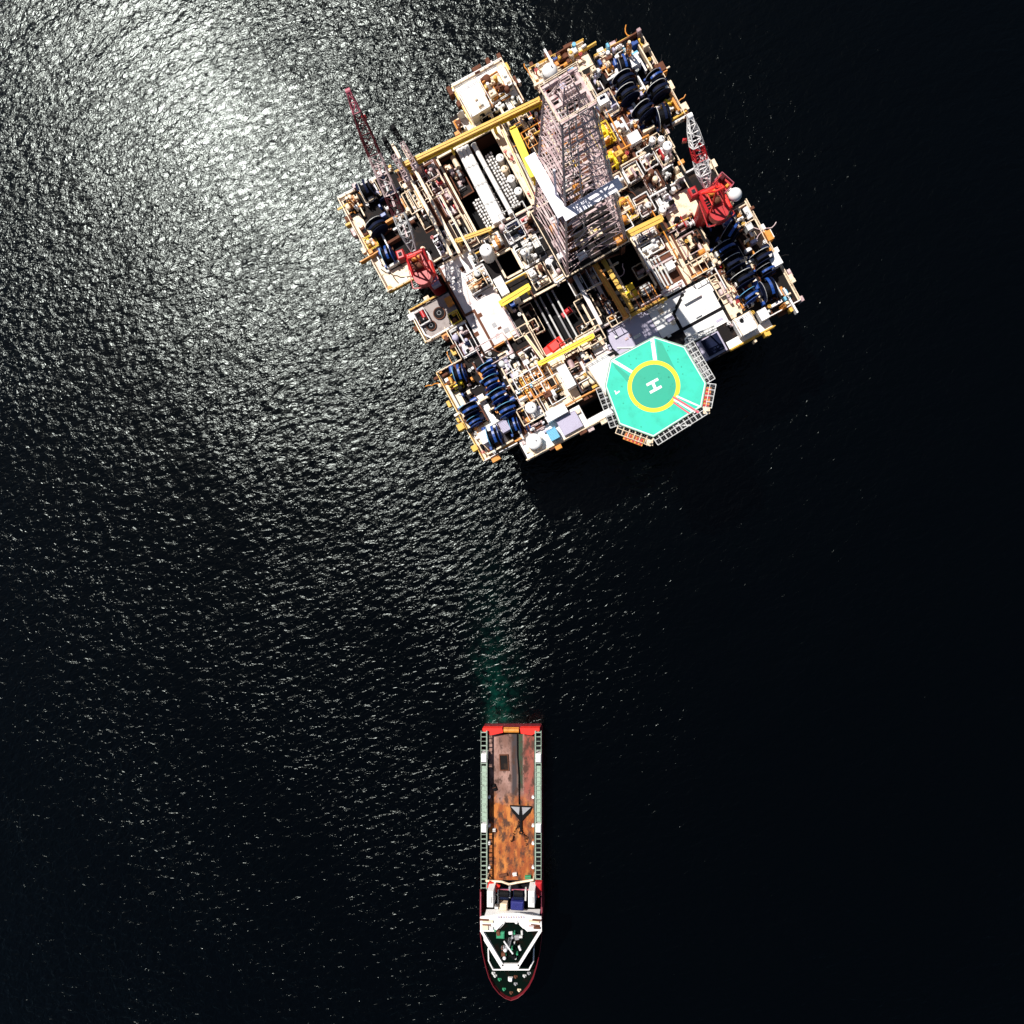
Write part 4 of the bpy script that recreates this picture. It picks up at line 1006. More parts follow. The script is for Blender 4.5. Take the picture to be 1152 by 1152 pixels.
# ------------------------------------------------------------------ pedestal cranes
def crane(px, py, ztop, tip, tipz, label, houserot, heel=None, pattern=None, ball=None, radius=1.0):
    c = W(px, py, ztop); t = thing('pedestal_crane', label, 'crane', (c.x, c.y, DZ-1), 0)
    zt = ztop-DZ+1
    q = W(tip[0], tip[1], tipz)-Vector((c.x, c.y, DZ-1))
    dirv = Vector((q.x, q.y, 0)).normalized(); an = math.atan2(dirv.y, dirv.x); side = Vector((-dirv.y, dirv.x, 0))
    obj('pedestal', MB().cyl((0, 0, -8), (0, 0, zt-4.2), 1.7, n=22), 'red', t)
    obj('slew_ring', MB().cyl((0, 0, zt-4.19), (0, 0, zt-3.6), 2.3, n=26), 'black', t)
    def lp(f, s, z): v = dirv*f+side*s; return (v.x, v.y, z)
    h = MB(); P = lp(-1.0, 0, zt-3.58); h.box(P[0], P[1], P[2], 5.0, 4.4, 2.4, an, ch=.5)
    P = lp(-4.2, 0, zt-3.3); h.cyl((P[0], P[1], zt-3.3), (P[0], P[1], zt-1.2), 1.9, n=18)
    hs = obj('machinery_house', h, 'red', t)
    v = MB()
    for i in range(4): P = lp(-2.8+i*.6, 1.2, zt-1.18); v.box(P[0], P[1], zt-1.18, .35, 1.1, .15, an)
    obj('vent', v, 'black', hs)
    P = lp(1.7, 2.9, zt-3.4); cb = obj('cab', MB().box(P[0], P[1], P[2], 2.0, 1.7, 2.5, an, ch=.25), 'red', t)
    P = lp(2.72, 2.9, zt-2.6); obj('cab_window', MB().box(P[0], P[1], P[2], .08, 1.4, 1.4, an), 'glass', cb)
    P = lp(1.7, 2.9, zt-.88); obj('cab_roof_light', MB().box(P[0], P[1], P[2], .7, .7, .15, an), 'glass', cb)
    P = lp(-3.0, -2.2, zt-3.4); obj('counterweight', MB().box(P[0], P[1], P[2], 3.0, 1.3, 1.9, an, ch=.3), 'bred', t)
    P0, P1 = lp(-2.2, -1.0, zt-.6), lp(-2.2, 1.0, zt-.6); obj('hoist_drum', MB().cyl(P0, P1, .75, n=16), 'brown', t)
    P0, P1 = lp(-.5, -.9, zt-.6), lp(-.5, .9, zt-.6); obj('hoist_drum', MB().cyl(P0, P1, .55, n=16), 'orange', t)
    # A frame
    a = MB()
    for s in (-1.5, 1.5):
        a.cyl(lp(.6, s, zt-1.2), lp(-2.2, s*.5, zt+5.0), .22, n=6).cyl(lp(-3.6, s, zt-1.2), lp(-2.2, s*.5, zt+5.0), .2, n=6)
        a.cyl(lp(-.8, s*.9, zt+1.2), lp(-3.2, s*.9, zt+1.2), .14, n=5)
    a.cyl(lp(-2.2, -.9, zt+5.0), lp(-2.2, .9, zt+5.0), .25, n=6).cyl(lp(.6, -1.5, zt-1.1), lp(.6, 1.5, zt-1.1), .18, n=6)
    a.cyl(lp(.1, -1.4, zt+.2), lp(-1, 1.1, zt+2.6), .1, n=5).cyl(lp(.1, 1.4, zt+.2), lp(-1, -1.1, zt+2.6), .1, n=5)
    obj('a_frame', a, 'bred', t)
    rl = MB().rail([lp(1.6, -2.2, zt-3.6), lp(-5.6, -2.9, zt-3.6), lp(-6.3, 0, zt-3.6), lp(-5.6, 2.9, zt-3.6), lp(.4, 2.3, zt-3.6)], r=.07, step=1.5)
    obj('platform_rail', rl, 'red', t)
    # boom in warning coloured sections
    foot = Vector(lp(1.6, 0, zt-1.6)); bd = q-foot; L = bd.length; n = len(pattern)
    for i, m in enumerate(pattern):
        f0, f1 = i/n, (i+1)/n
        w = lambda f: 1.9*radius if .12 < f < .72 else (1.9*radius*(.45+f/.12*.55) if f <= .12 else 1.9*radius*(1-(f-.72)/.28*.68))
        p0 = foot+bd*f0; p1 = foot+bd*(f1-.002)
        sb = obj('boom_section', MB().lattice(p0, p1, w(f0), w(f1), max(2, int(L/n/1.7)), .15), m, t)
    obj('boom_head', MB().cyl(q-side*.5, q+side*.5, .6, n=12), pattern[-1], t)
    apex = Vector(lp(-2.2, 0, zt+5.0)); pn = MB()
    for s in (-.5, .5): pn.cyl(apex+side*s, q+side*s+Vector((0, 0, .4)), .055, n=4)
    obj('pendant_line', pn, 'black', t)
    hk = MB().cyl(q, q-Vector((0, 0, 9)), .06, n=4); obj('hoist_rope', hk, 'black', t)
    obj('hook_block', MB().box(q.x, q.y, q.z-10, .8, .6, 1.1, ch=.2), 'red', t)
    for i in range(5): f = .12+i*.1; p = foot+bd*f+Vector((0, 0, .9*radius)); obj('boom_walkway', MB().box(p.x, p.y, p.z, bd.length*.085, .45, .08, an), 'pale' if i % 2 else 'mauve', t)
    return t
M['maroon_shade'] = mat('maroon_paint_and_shaded_red', (.07, .012, .016), dirt=.3, dcol=(.02, .005, .006))  # maroon paint; also red boom bands with shade put into the colour
M['rose'] = mat('faded_rose_paint', (.40, .08, .12), dirt=.3, dcol=(.12, .02, .03))
crane(466, 287, 44, (392, 103), 58, 'red pedestal crane at the left whose long banded boom points up over the sea', 0, pattern=['grey', 'pale', 'maroon_shade', 'mauve', 'mauve', 'maroon_shade', 'maroon_shade', 'rose'], radius=1.25)
crane(800, 214, 44, (776, 131), 52, 'red pedestal crane at the right edge with short red and white banded boom', 0, pattern=['white', 'white', 'red', 'white', 'white'], radius=1.15)
# extra red machinery around the right crane and the white radome
t = thing('crane_machinery', 'dark red winch frame just behind the right crane', 'machinery', tuple(W(812, 200, 42).xy)+(DZ+6,), ANG+.3)
obj('support_frame', MB().box(-1.6, 0, -7, .5, .5, 9).box(1.6, 0, -7, .5, .5, 9), 'red', t)
obj('platform', MB().box(0, 0, 2.01, 5.6, 3.4, .3), 'red', t)
for i, (x, y, s, h, m) in enumerate([(-1.6, .6, 1.4, 1.6, 'red'), (.2, -.4, 1.6, 1.2, 'bred'), (1.8, .7, 1.1, 2.0, 'maroon_shade'), (1.7, -1.0, .8, .8, 'orange'), (-.9, -1.1, .8, 1.0, 'red')]):
    obj('winch_box', MB().box(x, y, 2.32, s, s*.8, h, ch=.15), m, t)
obj('handrail', MB().rail([(-2.8, -1.7, 2.3), (2.8, -1.7, 2.3), (2.8, 1.7, 2.3), (-2.8, 1.7, 2.3)], closed=True, r=.08, step=1.2), 'rose', t)
p = W(827, 219, 42)
t = thing('radome', 'white ball shaped radome right of the right crane', 'radome', (p.x, p.y, DZ-1), 0)
obj('mast', MB().cyl((0, 0, 0), (0, 0, 13.5), .35, n=10), 'cream', t); obj('dome', MB().dome((0, 0, 15), 1.35, 1.35, 20, 8, full=True), 'white', t, True)
obj('mast_bracket', MB().box(-2, -.8, -.01, 4.6, 2.4, .5, ANG), 'brown', t)

# ------------------------------------------------------------------ helideck
def helideck():
    HZ = 42.0; c = W(735.5, 434.6, HZ)
    t = thing('helideck', 'green octagonal helicopter deck with yellow ring and white H', 'helideck', (c.x, c.y, HZ), 0)
    L = lambda x, y: tuple((W(x, y, HZ)-c).xy)
    oct_px = [(736, 379), (770, 390), (794, 431), (789, 457), (735, 491), (697, 477), (681, 434), (687, 405)]
    oc = [L(*p) for p in oct_px]
    obj('deck_panel', MB().prism(oc[::-1], -.5, 0), 'heli', t)
    def shrink(P, k): return [(x*k, y*k) for x, y in P]
    def ring(P, k0, k1, z0, z1):
        A, B = shrink(P, k0), shrink(P, k1); n = len(P); mb = MB()
        for i in range(n):
            j = (i+1) % n
            mb.add([A[i]+(z0,), A[j]+(z0,), B[j]+(z0,), B[i]+(z0,), A[i]+(z1,), A[j]+(z1,), B[j]+(z1,), B[i]+(z1,)],
                   [(0, 1, 2, 3), (7, 6, 5, 4), (0, 4, 5, 1), (3, 2, 6, 7)])
        return mb
    obj('edge_line', ring(oc, .976, .992, .001, .006), 'white', t)
    obj('gutter', ring(oc, 1.0, 1.016, -.4, .08), 'seafoam', t)
    k = sc(HZ)
    def disc(r0, r1, z, m, name, n=56):
        mb = MB()
        for i in range(n):
            a, b = 2*math.pi*i/n, 2*math.pi*(i+1)/n
            q = [(math.cos(a)*r1, math.sin(a)*r1, z), (math.cos(b)*r1, math.sin(b)*r1, z), (math.cos(b)*r0, math.sin(b)*r0, z), (math.cos(a)*r0, math.sin(a)*r0, z)]
            mb.add(q, [(0, 1, 2, 3)] if r0 > 0 else [(0, 1, 2)])
        obj(name, mb, m, t)
    disc(0, 24.6*k, .004, 'helid', 'landing_circle')
    disc(24.2*k, 28.8*k, .010, 'yellow', 'aiming_ring')
    def quad(P, z, m, name): obj(name, MB().add([L(*p)+(z,) for p in P], [(0, 1, 2, 3)]), m, t)
    M['hwhite'] = mat('white_marking_paint', (.86, .86, .84), dirt=.05)
    M['hpink'] = mat('pink_marking_paint', (.70, .10, .14), dirt=.1)
    # darker green wedges beside the two white lines
    obj('wedge_patch', MB().add([L(738, 382)+(.0035,), L(745, 386)+(.0035,), L(764, 424)+(.0035,), L(754, 412)+(.0035,), L(740, 405)+(.0035,)], [(0, 4, 3, 2, 1)]), 'helid', t)
    obj('wedge_patch', MB().add([L(689, 407)+(.0035,), L(709, 424)+(.0035,), L(706, 430)+(.0035,), L(692, 414)+(.0035,)], [(0, 3, 2, 1)]), 'helid', t)
    def line(x0, y0, x1, y1, w, z, m, name):
        a, b = Vector(L(x0, y0)), Vector(L(x1, y1)); d = (b-a).normalized(); n_ = Vector((-d.y, d.x))*w/2
        obj(name, MB().add([tuple(a-n_)+(z,), tuple(b-n_)+(z,), tuple(b+n_)+(z,), tuple(a+n_)+(z,)], [(0, 1, 2, 3)]), m, t)
    line(733.5, 380, 737, 405.5, 4.2*k, .008, 'hwhite', 'approach_line')
    line(689.5, 405.5, 711, 418.5, 3.4*k, .008, 'hwhite', 'approach_line')
    line(757, 446.5, 786, 464, 2.3*k, .014, 'hpink', 'sector_line'); line(758, 449.5, 782, 464, 1.7*k, .015, 'hwhite', 'sector_line'); line(757.5, 452.5, 776, 465.5, 1.9*k, .014, 'hpink', 'sector_line')
    line(761, 445.5, 789, 458, 1.7*k, .015, 'hwhite', 'sector_line')
    rn = random.Random(8)
    for i in range(28):
        a_, r_ = rn.uniform(0, 6.28), rn.uniform(2, 10)*.9; obj('tie_down', MB().cyl((math.cos(a_)*r_, math.sin(a_)*r_, .012), (math.cos(a_)*r_, math.sin(a_)*r_, .05), .14, n=8), 'helid', t)
    # the H
    cx, cy = 735.8, 434
    ux, uy = .88, -.475; vx, vy = .42, .91
    h = []
    for s in (-1, 1):
        x, y = cx+vx*4.6*s, cy+vy*4.6*s; line(x-ux*7.4, y-uy*7.4, x+ux*7.4, y+uy*7.4, 2.9*k, .0125, 'hwhite', 'letter_h_stem')
    line(cx-vx*4, cy-vy*4, cx+vx*4, cy+vy*4, 3.2*k, .0115, 'hwhite', 'letter_h_bar')
    # small weight marking
    line(691.5, 439.5, 694, 442.8, 1.3*k, .009, 'hwhite', 'weight_mark'); line(692.5, 443.3, 697, 440, 1.6*k, .0095, 'hwhite', 'weight_mark')
    # perimeter safety net: frames with cross bars
    nets = [(1, 2), (2, 3), (3, 4), (4, 5), (5, 6)]
    for a, b in nets:
        p, q = Vector(oc[a]), Vector(oc[b]); d = q-p; L_ = d.length; n_ = Vector((d.y, -d.x)).normalized()
        if n_.dot((p+q)/2) < 0: n_ = -n_
        fr = MB(); w = 1.75; nseg = max(2, int(round(L_/1.15)))
        for i in range(nseg+1):
            s = p.lerp(q, i/nseg)*1.03; e = s+n_*w; fr.cyl((s.x, s.y, -.25), (e.x, e.y, .1), .09, n=5)
        for o_ in (w*.35, w): 
            s, e = p*1.03+n_*o_, q*1.03+n_*o_; zz = -.25+.35*o_/w; fr.cyl((s.x, s.y, zz), (e.x, e.y, zz), .085, n=5)
        obj('net_frame', fr, 'cream' if (a, b) == (4, 5) else 'pale', t)
        net = MB()
        for i in range(nseg*3):
            s = p.lerp(q, (i+.5)/nseg/3)*1.03; e = s+n_*w; net.cyl((s.x, s.y, -.27), (e.x, e.y, .06), .035, n=3)
        obj('net', net, 'grey', t)
    # access platforms with rust red steps
    for (x, y, rx) in ((795, 447, 1.45), (713, 494, -.38)):
        q = L(x, y); a = obj('access_step', MB().box(q[0], q[1], -.6, 4.2, 1.5, .35, rx), 'orange', t)
        st = MB()
        for i in range(5): st.box(q[0]+math.cos(rx)*(i-2)*.8, q[1]+math.sin(rx)*(i-2)*.8, -.24, .35, 1.3, .15, rx)
        obj('tread', st, 'red', a)
    for (x, y) in ((795, 462), (731, 498)):
        q = L(x, y); obj('fire_monitor', MB().box(q[0], q[1], -.6, 1.3, 1.2, .5).cyl((q[0], q[1], -.1), (q[0], q[1], .7), .22, n=8).cyl((q[0], q[1], .6), (q[0]+.7, q[1]+.5, 1.0), .12, n=6), 'cream', t)
    # support truss down to the platform
    for (x, y) in ((700, 410), (760, 395), (700, 455), (772, 440)):
        q = L(x, y); obj('support_leg', MB().cyl((q[0], q[1]+1, -13.4), (q[0], q[1], -.5), .4, n=8), 'pale', t)
    tr = MB()
    for i, (x, y) in enumerate(((700, 455), (735, 470), (772, 440))):
        q = L(x, y); s = L(x-10, y-48); tr.cyl((q[0], q[1], -.8), (s[0], s[1], -13.5), .3, n=6)
    obj('support_brace', tr, 'pale', t)
    u = MB()
    for i in range(7): u.box(0, -8+i*2.7, -1.2, 15, .3, .68)
    obj('under_beam', u, 'pale', t)
    return t
helideck()
# white terrace plate left of the helideck, bridging to it
t = thing('access_terrace', 'white corner terrace wedged between helideck and the lower cream blocks', 'platform', (0, 0, 0), 0)
P = [W(x, y, 38) for x, y in ((659, 411), (682, 398), (689, 404), (681, 432), (682, 446))]
obj('terrace_plate', MB().prism([(p.x, p.y) for p in P][::-1], 37.7, 38), 'deckw', t)
for p in (P[0], P[1], P[4]): obj('post', MB().cyl((p.x*.995, p.y*.995, DZ), (p.x*.995, p.y*.995, 37.7), .2, n=8), 'pale', t)
obj('handrail', MB().rail([(p.x, p.y, 38) for p in (P[4], P[0], P[1])], r=.06, step=1.3), 'cream', t)
# rope ladder style truss walkway at the right of the helideck
for (a, b, lab) in [((772, 383), (805, 368), 'checked lattice walkway above the dark panel right of the helideck'), ((773, 386), (797, 424), 'checked lattice walkway along the upper right side of the helideck')]:
    p, q = W(*a, 36), W(*b, 36); d = q-p; t = thing('lattice_walkway', lab, 'walkway', (p.x, p.y, 34.4), math.atan2(d.y, d.x)); L = d.length
    obj('truss', MB().lattice((0, 0, .8), (L, 0, .8), 1.1, 1.1, max(4, int(L/1.2)), .13), 'pale', t)
    for s in (.04, .96): obj('support_leg', MB().cyl((L*s, 0, DZ-34.4), (L*s, 0, .2), .2, n=6), 'pale', t)
container(96, -163, 19, 19, 'navy', 'dark panel tank between the helideck and the square white hut', h=.9)

# lamp posts / flare on the extreme top corner: a small mast
for (px, py, zt_, lab) in [(708, 46, 36, 'short rusty mast at the topmost corner of the platform'), (389, 222, 34, 'short orange mast at the leftmost corner of the platform'), (886, 340, 33, 'short cream mast at the right corner of the platform')]:
    p = W(px, py, zt_); t = thing('navigation_mast', lab, 'mast', (p.x, p.y, DZ-1), ANG)
    obj('mast_pole', MB().lattice((0, 0, 0), (0, 0, zt_-DZ), 1.0, .6, 4, .12, up=(0, 1, 0)), 'orange', t)
    obj('lantern', MB().cyl((0, 0, zt_-DZ+.01), (0, 0, zt_-DZ+.7), .35, n=10), 'cream', t)
    obj('foot_bracket', MB().box(0, 0, -.2, 2.6, 2.6, .3), 'brown', t)

# ------------------------------------------------------------------ supply ship
def wood_material():
    m = bpy.data.materials.new('worn_wooden_deck'); m.use_nodes = True
    n = m.node_tree.nodes; l = m.node_tree.links; p = n['Principled BSDF']; p.inputs['Roughness'].default_value = .8
    tc = n.new('ShaderNodeTexCoord'); sep = n.new('ShaderNodeSeparateXYZ'); l.new(tc.outputs['Object'], sep.inputs[0])
    def nz(scale, det, vec=(1, 1, 1)):
        mp = n.new('ShaderNodeMapping'); mp.inputs['Scale'].default_value = vec; l.new(tc.outputs['Object'], mp.inputs[0])
        t = n.new('ShaderNodeTexNoise'); t.inputs['Scale'].default_value = scale; t.inputs['Detail'].default_value = det; t.inputs['Roughness'].default_value = .65; l.new(mp.outputs[0], t.inputs[0]); return t.outputs['Fac']
    def mr(v, a, b, c, d):
        t = n.new('ShaderNodeMapRange'); l.new(v, t.inputs[0]); t.inputs[1].default_value = a; t.inputs[2].default_value = b; t.inputs[3].default_value = c; t.inputs[4].default_value = d; return t.outputs[0]
    def mixc(f, a, b):
        t = n.new('ShaderNodeMix'); t.data_type = 'RGBA'; l.new(f, t.inputs[0])
        for i, x in ((6, a), (7, b)):
            if isinstance(x, tuple): t.inputs[i].default_value = x+(1,)
            else: l.new(x, t.inputs[i])
        return t.outputs[2]
    def ad(a, b, op='ADD'):
        t = n.new('ShaderNodeMath'); t.operation = op
        for i, x in enumerate((a, b)):
            if isinstance(x, (int, float)): t.inputs[i].default_value = x
            else: l.new(x, t.inputs[i])
        return t.outputs[0]
    orange = mixc(mr(nz(.45, 6, (1, .35, 1)), .42, .56, 0, 1), (.30, .065, .010), (.56, .19, .035))
    bare = mixc(mr(nz(.35, 5, (1, .5, 1)), .4, .6, 0, 1), (.20, .10, .075), (.50, .30, .25))
    ypos = ad(sep.outputs[1], mr(nz(.25, 4), 0, 1, -7, 7))
    c = mixc(mr(ypos, 14.5, 17.5, 0, 1), orange, bare)
    # dark and green dragged tracks on the aft right half
    tr = ad(mr(sep.outputs[0], -.4, .4, 0, 1), mr(sep.outputs[0], 2.0, 1.3, 0, 1), 'MULTIPLY')
    tr = ad(tr, mr(ypos, 13, 17, 0, 1), 'MULTIPLY')
    c = mixc(tr, c, (.035, .03, .035))
    gr = ad(mr(sep.outputs[0], 1.6, 2.0, 0, 1), mr(sep.outputs[0], 3.2, 2.9, 0, 1), 'MULTIPLY'); gr = ad(gr, mr(ypos, 18, 20, 0, 1), 'MULTIPLY')
    c = mixc(gr, c, (.02, .06, .03))
    rd = ad(mr(sep.outputs[0], 3.1, 3.5, 0, .8), mr(ypos, 14, 18, 0, 1), 'MULTIPLY')
    c = mixc(rd, c, (.30, .05, .03))
    stains = mr(nz(.7, 9, (1, .5, 1)), .47, .60, 0, .95)
    c = mixc(stains, c, (.05, .02, .012))
    w = n.new('ShaderNodeTexWave'); w.inputs['Scale'].default_value = 1.1; w.inputs['Distortion'].default_value = .4; l.new(tc.outputs['Object'], w.inputs[0])
    c = mixc(mr(w.outputs['Fac'], .0, .25, .75, 0), c, (.06, .025, .01))
    l.new(c, p.inputs['Base Color']); return m
M['wood'] = wood_material()

M['worngreen'] = mat('worn_pale_green_paint', (.26, .33, .26), dirt=.5, dcol=(.03, .02, .015), scale=2.2)
def ship():
    c0 = W(575, 968, 3.5); org = Vector((c0.x, c0.y, 0))
    t = thing('supply_ship', 'red hulled supply ship with orange wooden cargo deck heading down the picture', 'ship', org, 0)
    def S(px, py, z): return tuple((W(px, py, z)-org)[:2])
    half = [(820, 32.5), (823, 34), (1000, 34.6), (1030, 35), (1052, 34.5), (1070, 32.5), (1088, 28.5), (1100, 25), (1110, 20), (1118, 13.5), (1123, 7), (1125.5, 0)]
    cx = 575
    def outline(z, k=1.0, yk=0.0):
        zz = lambda y: 8.2 if y > 1005 else 5.0
        left = [S(cx-h, y, zz(y)) for y, h in half]; right = [S(cx+h, y, zz(y)) for y, h in half[:-1]]
        return left+right[::-1]
    # hull: loft from keel to rail; the aft rail is lower than the raised bow
    top = outline(5.0); mid_ = [(x*.985, y*.985-.0) for x, y in top]
    def bowscale(P, s): 
        out = []
        for x, y in P:
            f = max(0, min(1, (-y-14)/22)); out.append((x*(1-s*f), y*(1-.09*s*f)))
        return out
    wl, kl = bowscale(top, .35), bowscale(top, .8)
    n = len(top); mb = MB()
    zt = [5.0+3.2*max(0, min(1, (-y-7)/3)) for x, y in top]
    vs_ = [(x*.75, y*.985, -4) for x, y in kl]+[(x, y, 0) for x, y in wl]+[(x, y, z) for (x, y), z in zip(top, zt)]
    fs = [tuple(range(n-1, -1, -1))]
    for r in range(2):
        for i in range(n): j = (i+1) % n; fs.append((r*n+i, r*n+j, (r+1)*n+j, (r+1)*n+i))
    mb.add(vs_, fs); obj('hull', mb, 'bred' if False else 'hullred', t)
    # decks
    aft = [S(541.5, 821, 3), S(608.5, 821, 3), S(609, 1000, 3), S(541, 1000, 3)]
    obj('working_deck', MB().prism(aft, 2.2, 3.0), 'black', t)
    obj('wooden_deck', MB().prism([S(550.5, 826, 3.2), S(601, 826, 3.2), S(601, 990, 3.2), S(550.5, 990, 3.2)], 3.01, 3.2), 'wood', t)
    fore = [(x*.99, y*.996) for x, y in top if y < -7.5]
    obj('foredeck', MB().prism(fore[::-1] if False else fore, 6.6, 7.2), 'green', t)
    # bow rail / bulwark rim
    rim = MB()
    bow = [(x, y, z) for (x, y), z in zip(top, zt)]
    for i in range(n):
        a, b = bow[i], bow[(i+1) % n]
        if a[1] < -6 and b[1] < -6: rim.cyl(a, b, .10, n=5)
    obj('bow_rail', rim, 'hullred', t)
    # stern: red plating and roller
    A, B = S(543, 816, 5), S(607, 816, 5)
    obj('stern_plate', MB().prism([S(543, 819, 5), S(565, 819, 5), S(566, 824, 5), S(552, 827, 5), S(543, 822, 5)][::-1], 3.3, 5.2), 'bred', t)
    obj('stern_plate', MB().prism([S(585, 819, 5), S(607, 819, 5), S(607, 822, 5), S(598, 827, 5), S(586, 825, 5)][::-1], 3.3, 5.2), 'bred', t)
    p, q = S(567, 821, 4), S(584, 821, 4); obj('stern_roller', MB().cyl((p[0], p[1], 4.2), (q[0], q[1], 4.2), .7, n=16), 'orange', t)
    # side crash rails with dark bays between
    for s, m in ((-1, 'seafoam'), (1, 'seafoam')):
        xo, xi = cx+s*33.8, cx+s*27.3
        rail = MB(); a0, a1 = S(xo, 822, 6), S(xo, 1000, 6); b0, b1 = S(xi, 822, 6), S(xi, 1000, 6)
        rail.cyl((a0[0], a0[1], 6), (a1[0], a1[1], 6), .10, n=6); rail.box((b0[0]+b1[0])/2, (b0[1]+b1[1])/2, 5.7, .3, abs(a0[1]-a1[1]), .5)
        for y in list(range(824, 1000, 5)):
            p, q = S(xo, y, 6), S(xi, y, 6); rail.cyl((p[0], p[1], 5.95), (q[0], q[1], 5.95), .07+.05*((y*7) % 3), n=5)
        obj('crash_rail', rail, 'worngreen', t)
        pn = MB(); p0, p1 = S(xo-s*.8, 862, 6), S(xi+s*.8, 925, 6); cxm, cym = (p0[0]+p1[0])/2, (p0[1]+p1[1])/2
        pn.box(cxm, cym, 5.5, abs(p1[0]-p0[0]), abs(p1[1]-p0[1]), .35); obj('rail_walkway', pn, 'seafoam', t)
        for y in (853, 932):
            p = S(cx+s*30.6, y, 6.4); obj('white_locker', MB().box(p[0], p[1], 3.02, 1.35, 2.2, 3.5, ch=.2), 'white', t)
        for y in (900, 932, 952, 979):
            p = S(cx+s*24.6, y-3, 4); obj('bollard', MB().cyl((p[0], p[1], 3.02), (p[0], p[1], 4.1), .35, n=10), 'white', t)
    # cross beam forward of the cargo deck
    p, q = S(547, 991, 7), S(600, 990, 7); m_ = S(573, 995, 7)
    obj('cross_rail', MB().tube([(p[0], p[1], 7), (m_[0]-2, m_[1]+.6, 7), (m_[0], m_[1], 7), (m_[0]+2, m_[1]+.6, 7), (q[0], q[1], 7)], .28, 6), 'cream', t)
    obj('cross_rail_post', MB().cyl((p[0], p[1], 3), (p[0], p[1], 7), .2, n=6).cyl((q[0], q[1], 3), (q[0], q[1], 7), .2, n=6), 'cream', t)
    p = S(555, 998, 8); r1 = obj('rescue_boat', MB().box(p[0], p[1], 7.3, 3.0, 1.7, 1.0, -.35, ch=.45), 'bred', t); r1['label'] = 'red rescue boat'
    p = S(606, 999, 8); obj('deck_crane', MB().box(p[0], p[1], 7.3, 1.7, 3.4, 1.4, 0, ch=.3).cyl((p[0], p[1]-1.2, 7.3), (p[0], p[1]-1.2, 10), .3, n=8), 'red', t)
    p, q = S(560, 1001, 8), S(596, 1001, 8); obj('boat_davit', MB().cyl((p[0], p[1], 8), (q[0], q[1], 8), .16, n=6), 'rose', t)
    # winch room: dark gear with two white funnels
    for s, w in ((551.3, 7.2), (597.8, 7.2)):
        p = S(s, 1012, 12); f = obj('funnel', MB().box(p[0], p[1], 7.2, w*.22, 18.5*.22, 4.8, ch=.15), 'white', t)
        obj('funnel_top', MB().box(p[0], p[1], 12.01, w*.22*.5, 1.6, .25), 'pale', f)
    for (x, y, w, l, h, m) in [(567, 1008, 2.4, 2.2, 1.8, 'navy'), (583, 1008, 2.6, 2.2, 1.8, 'navy'), (582, 1018, 3.2, 2.2, 2.6, 'navyd'), (566, 1021, 2.0, 1.8, 1.8, 'cream'), (558, 1023, .9, .7, 1.2, 'white'), (573, 1005, .5, 2.8, 1.6, 'grey'), (591, 1008, .4, 2.8, 1.6, 'pale'), (560, 1010, .3, 3.4, 1.6, 'pale')]:
        p = S(x, y, 9); obj('winch_housing', MB().box(p[0], p[1], 7.2, w, l, h, ch=.25), m, t)
    for x in (567, 583):
        p = S(x, 1006, 9.5); obj('winch_drum', MB().cyl((p[0]-1.1, p[1], 9.2), (p[0]+1.1, p[1], 9.2), .8, n=14), 'black', t)
    # bridge: accommodation block with white roof band
    ZB = 15.0
    base = [S(544, 1034, 12), S(606, 1034, 12), S(604, 1052, 12), S(584, 1084, 12), S(566, 1084, 12), S(546, 1052, 12)]
    obj('accommodation', MB().prism([(x, y) for x, y in base], 7.2, ZB-.6), 'white', t)
    wp = [S(x, y, ZB) for x, y in ((540, 1032), (556, 1030), (566, 1028), (584, 1028), (594, 1030), (609, 1032), (609.5, 1047), (593, 1048), (588, 1043), (583, 1037.5), (567, 1037.5), (562, 1043), (557, 1048), (540.5, 1048))]
    obj('bridge_wing', MB().prism(wp[::-1], ZB-.55, ZB), 'white', t)
    for xx, s in ((549, -1), (601, 1)):
        p = S(xx, 1036, ZB); obj('wing_console', MB().box(p[0], p[1], ZB+.004, 2.6, .5, .5, -.05*s), 'cream', t)
        p = S(xx, 1040.5, ZB); obj('wing_hatch', MB().box(p[0]+s*.3, p[1], ZB+.004, 2.2, .35, .12, -.04*s), 'brown', t)
    for i in range(11):
        p = S(561+i*2.8, 1031.5-.0*i, ZB); obj('roof_vent', MB().box(p[0], p[1], ZB+.003, .32, .4, .22), 'mauve' if i % 2 else 'lilac', t)
    for (x, y, w, l, m) in ((546, 1043, 1.5, 1.0, 'cream'), (553, 1043.5, 1.0, .7, 'pale'), (604, 1043, 1.6, .5, 'brown'), (598, 1041, 1.4, .3, 'mauve'), (545, 1034.3, 2.2, .3, 'brown'), (604, 1034.5, 2.2, .3, 'brown')):
        p = S(x, y, ZB); obj('wing_locker', MB().box(p[0], p[1], ZB+.005, w, l, .5, ch=.05), m, t)
    # wheelhouse roof outline: white beams forming the pointed front
    wr = [S(x, y, ZB) for x, y in ((541.5, 1047), (565.5, 1086), (583.5, 1086), (608, 1047))]
    fr = MB()
    for a, b in zip(wr, wr[1:]):
        ln = math.hypot(b[0]-a[0], b[1]-a[1]); an = math.atan2(b[1]-a[1], b[0]-a[0]); fr.box((a[0]+b[0])/2, (a[1]+b[1])/2, ZB-.35, ln+.3, .62, .5, an)
    obj('wheelhouse_bulwark', fr, 'white', t)
    rf = [S(x, y, ZB) for x, y in ((545, 1049), (566, 1084.5), (583, 1084.5), (605, 1049), (588, 1046), (582, 1040), (568, 1040), (562, 1046))]
    obj('wheelhouse_roof', MB().prism(rf, ZB-.9, ZB-.45), 'green', t)
    rn = random.Random(3)
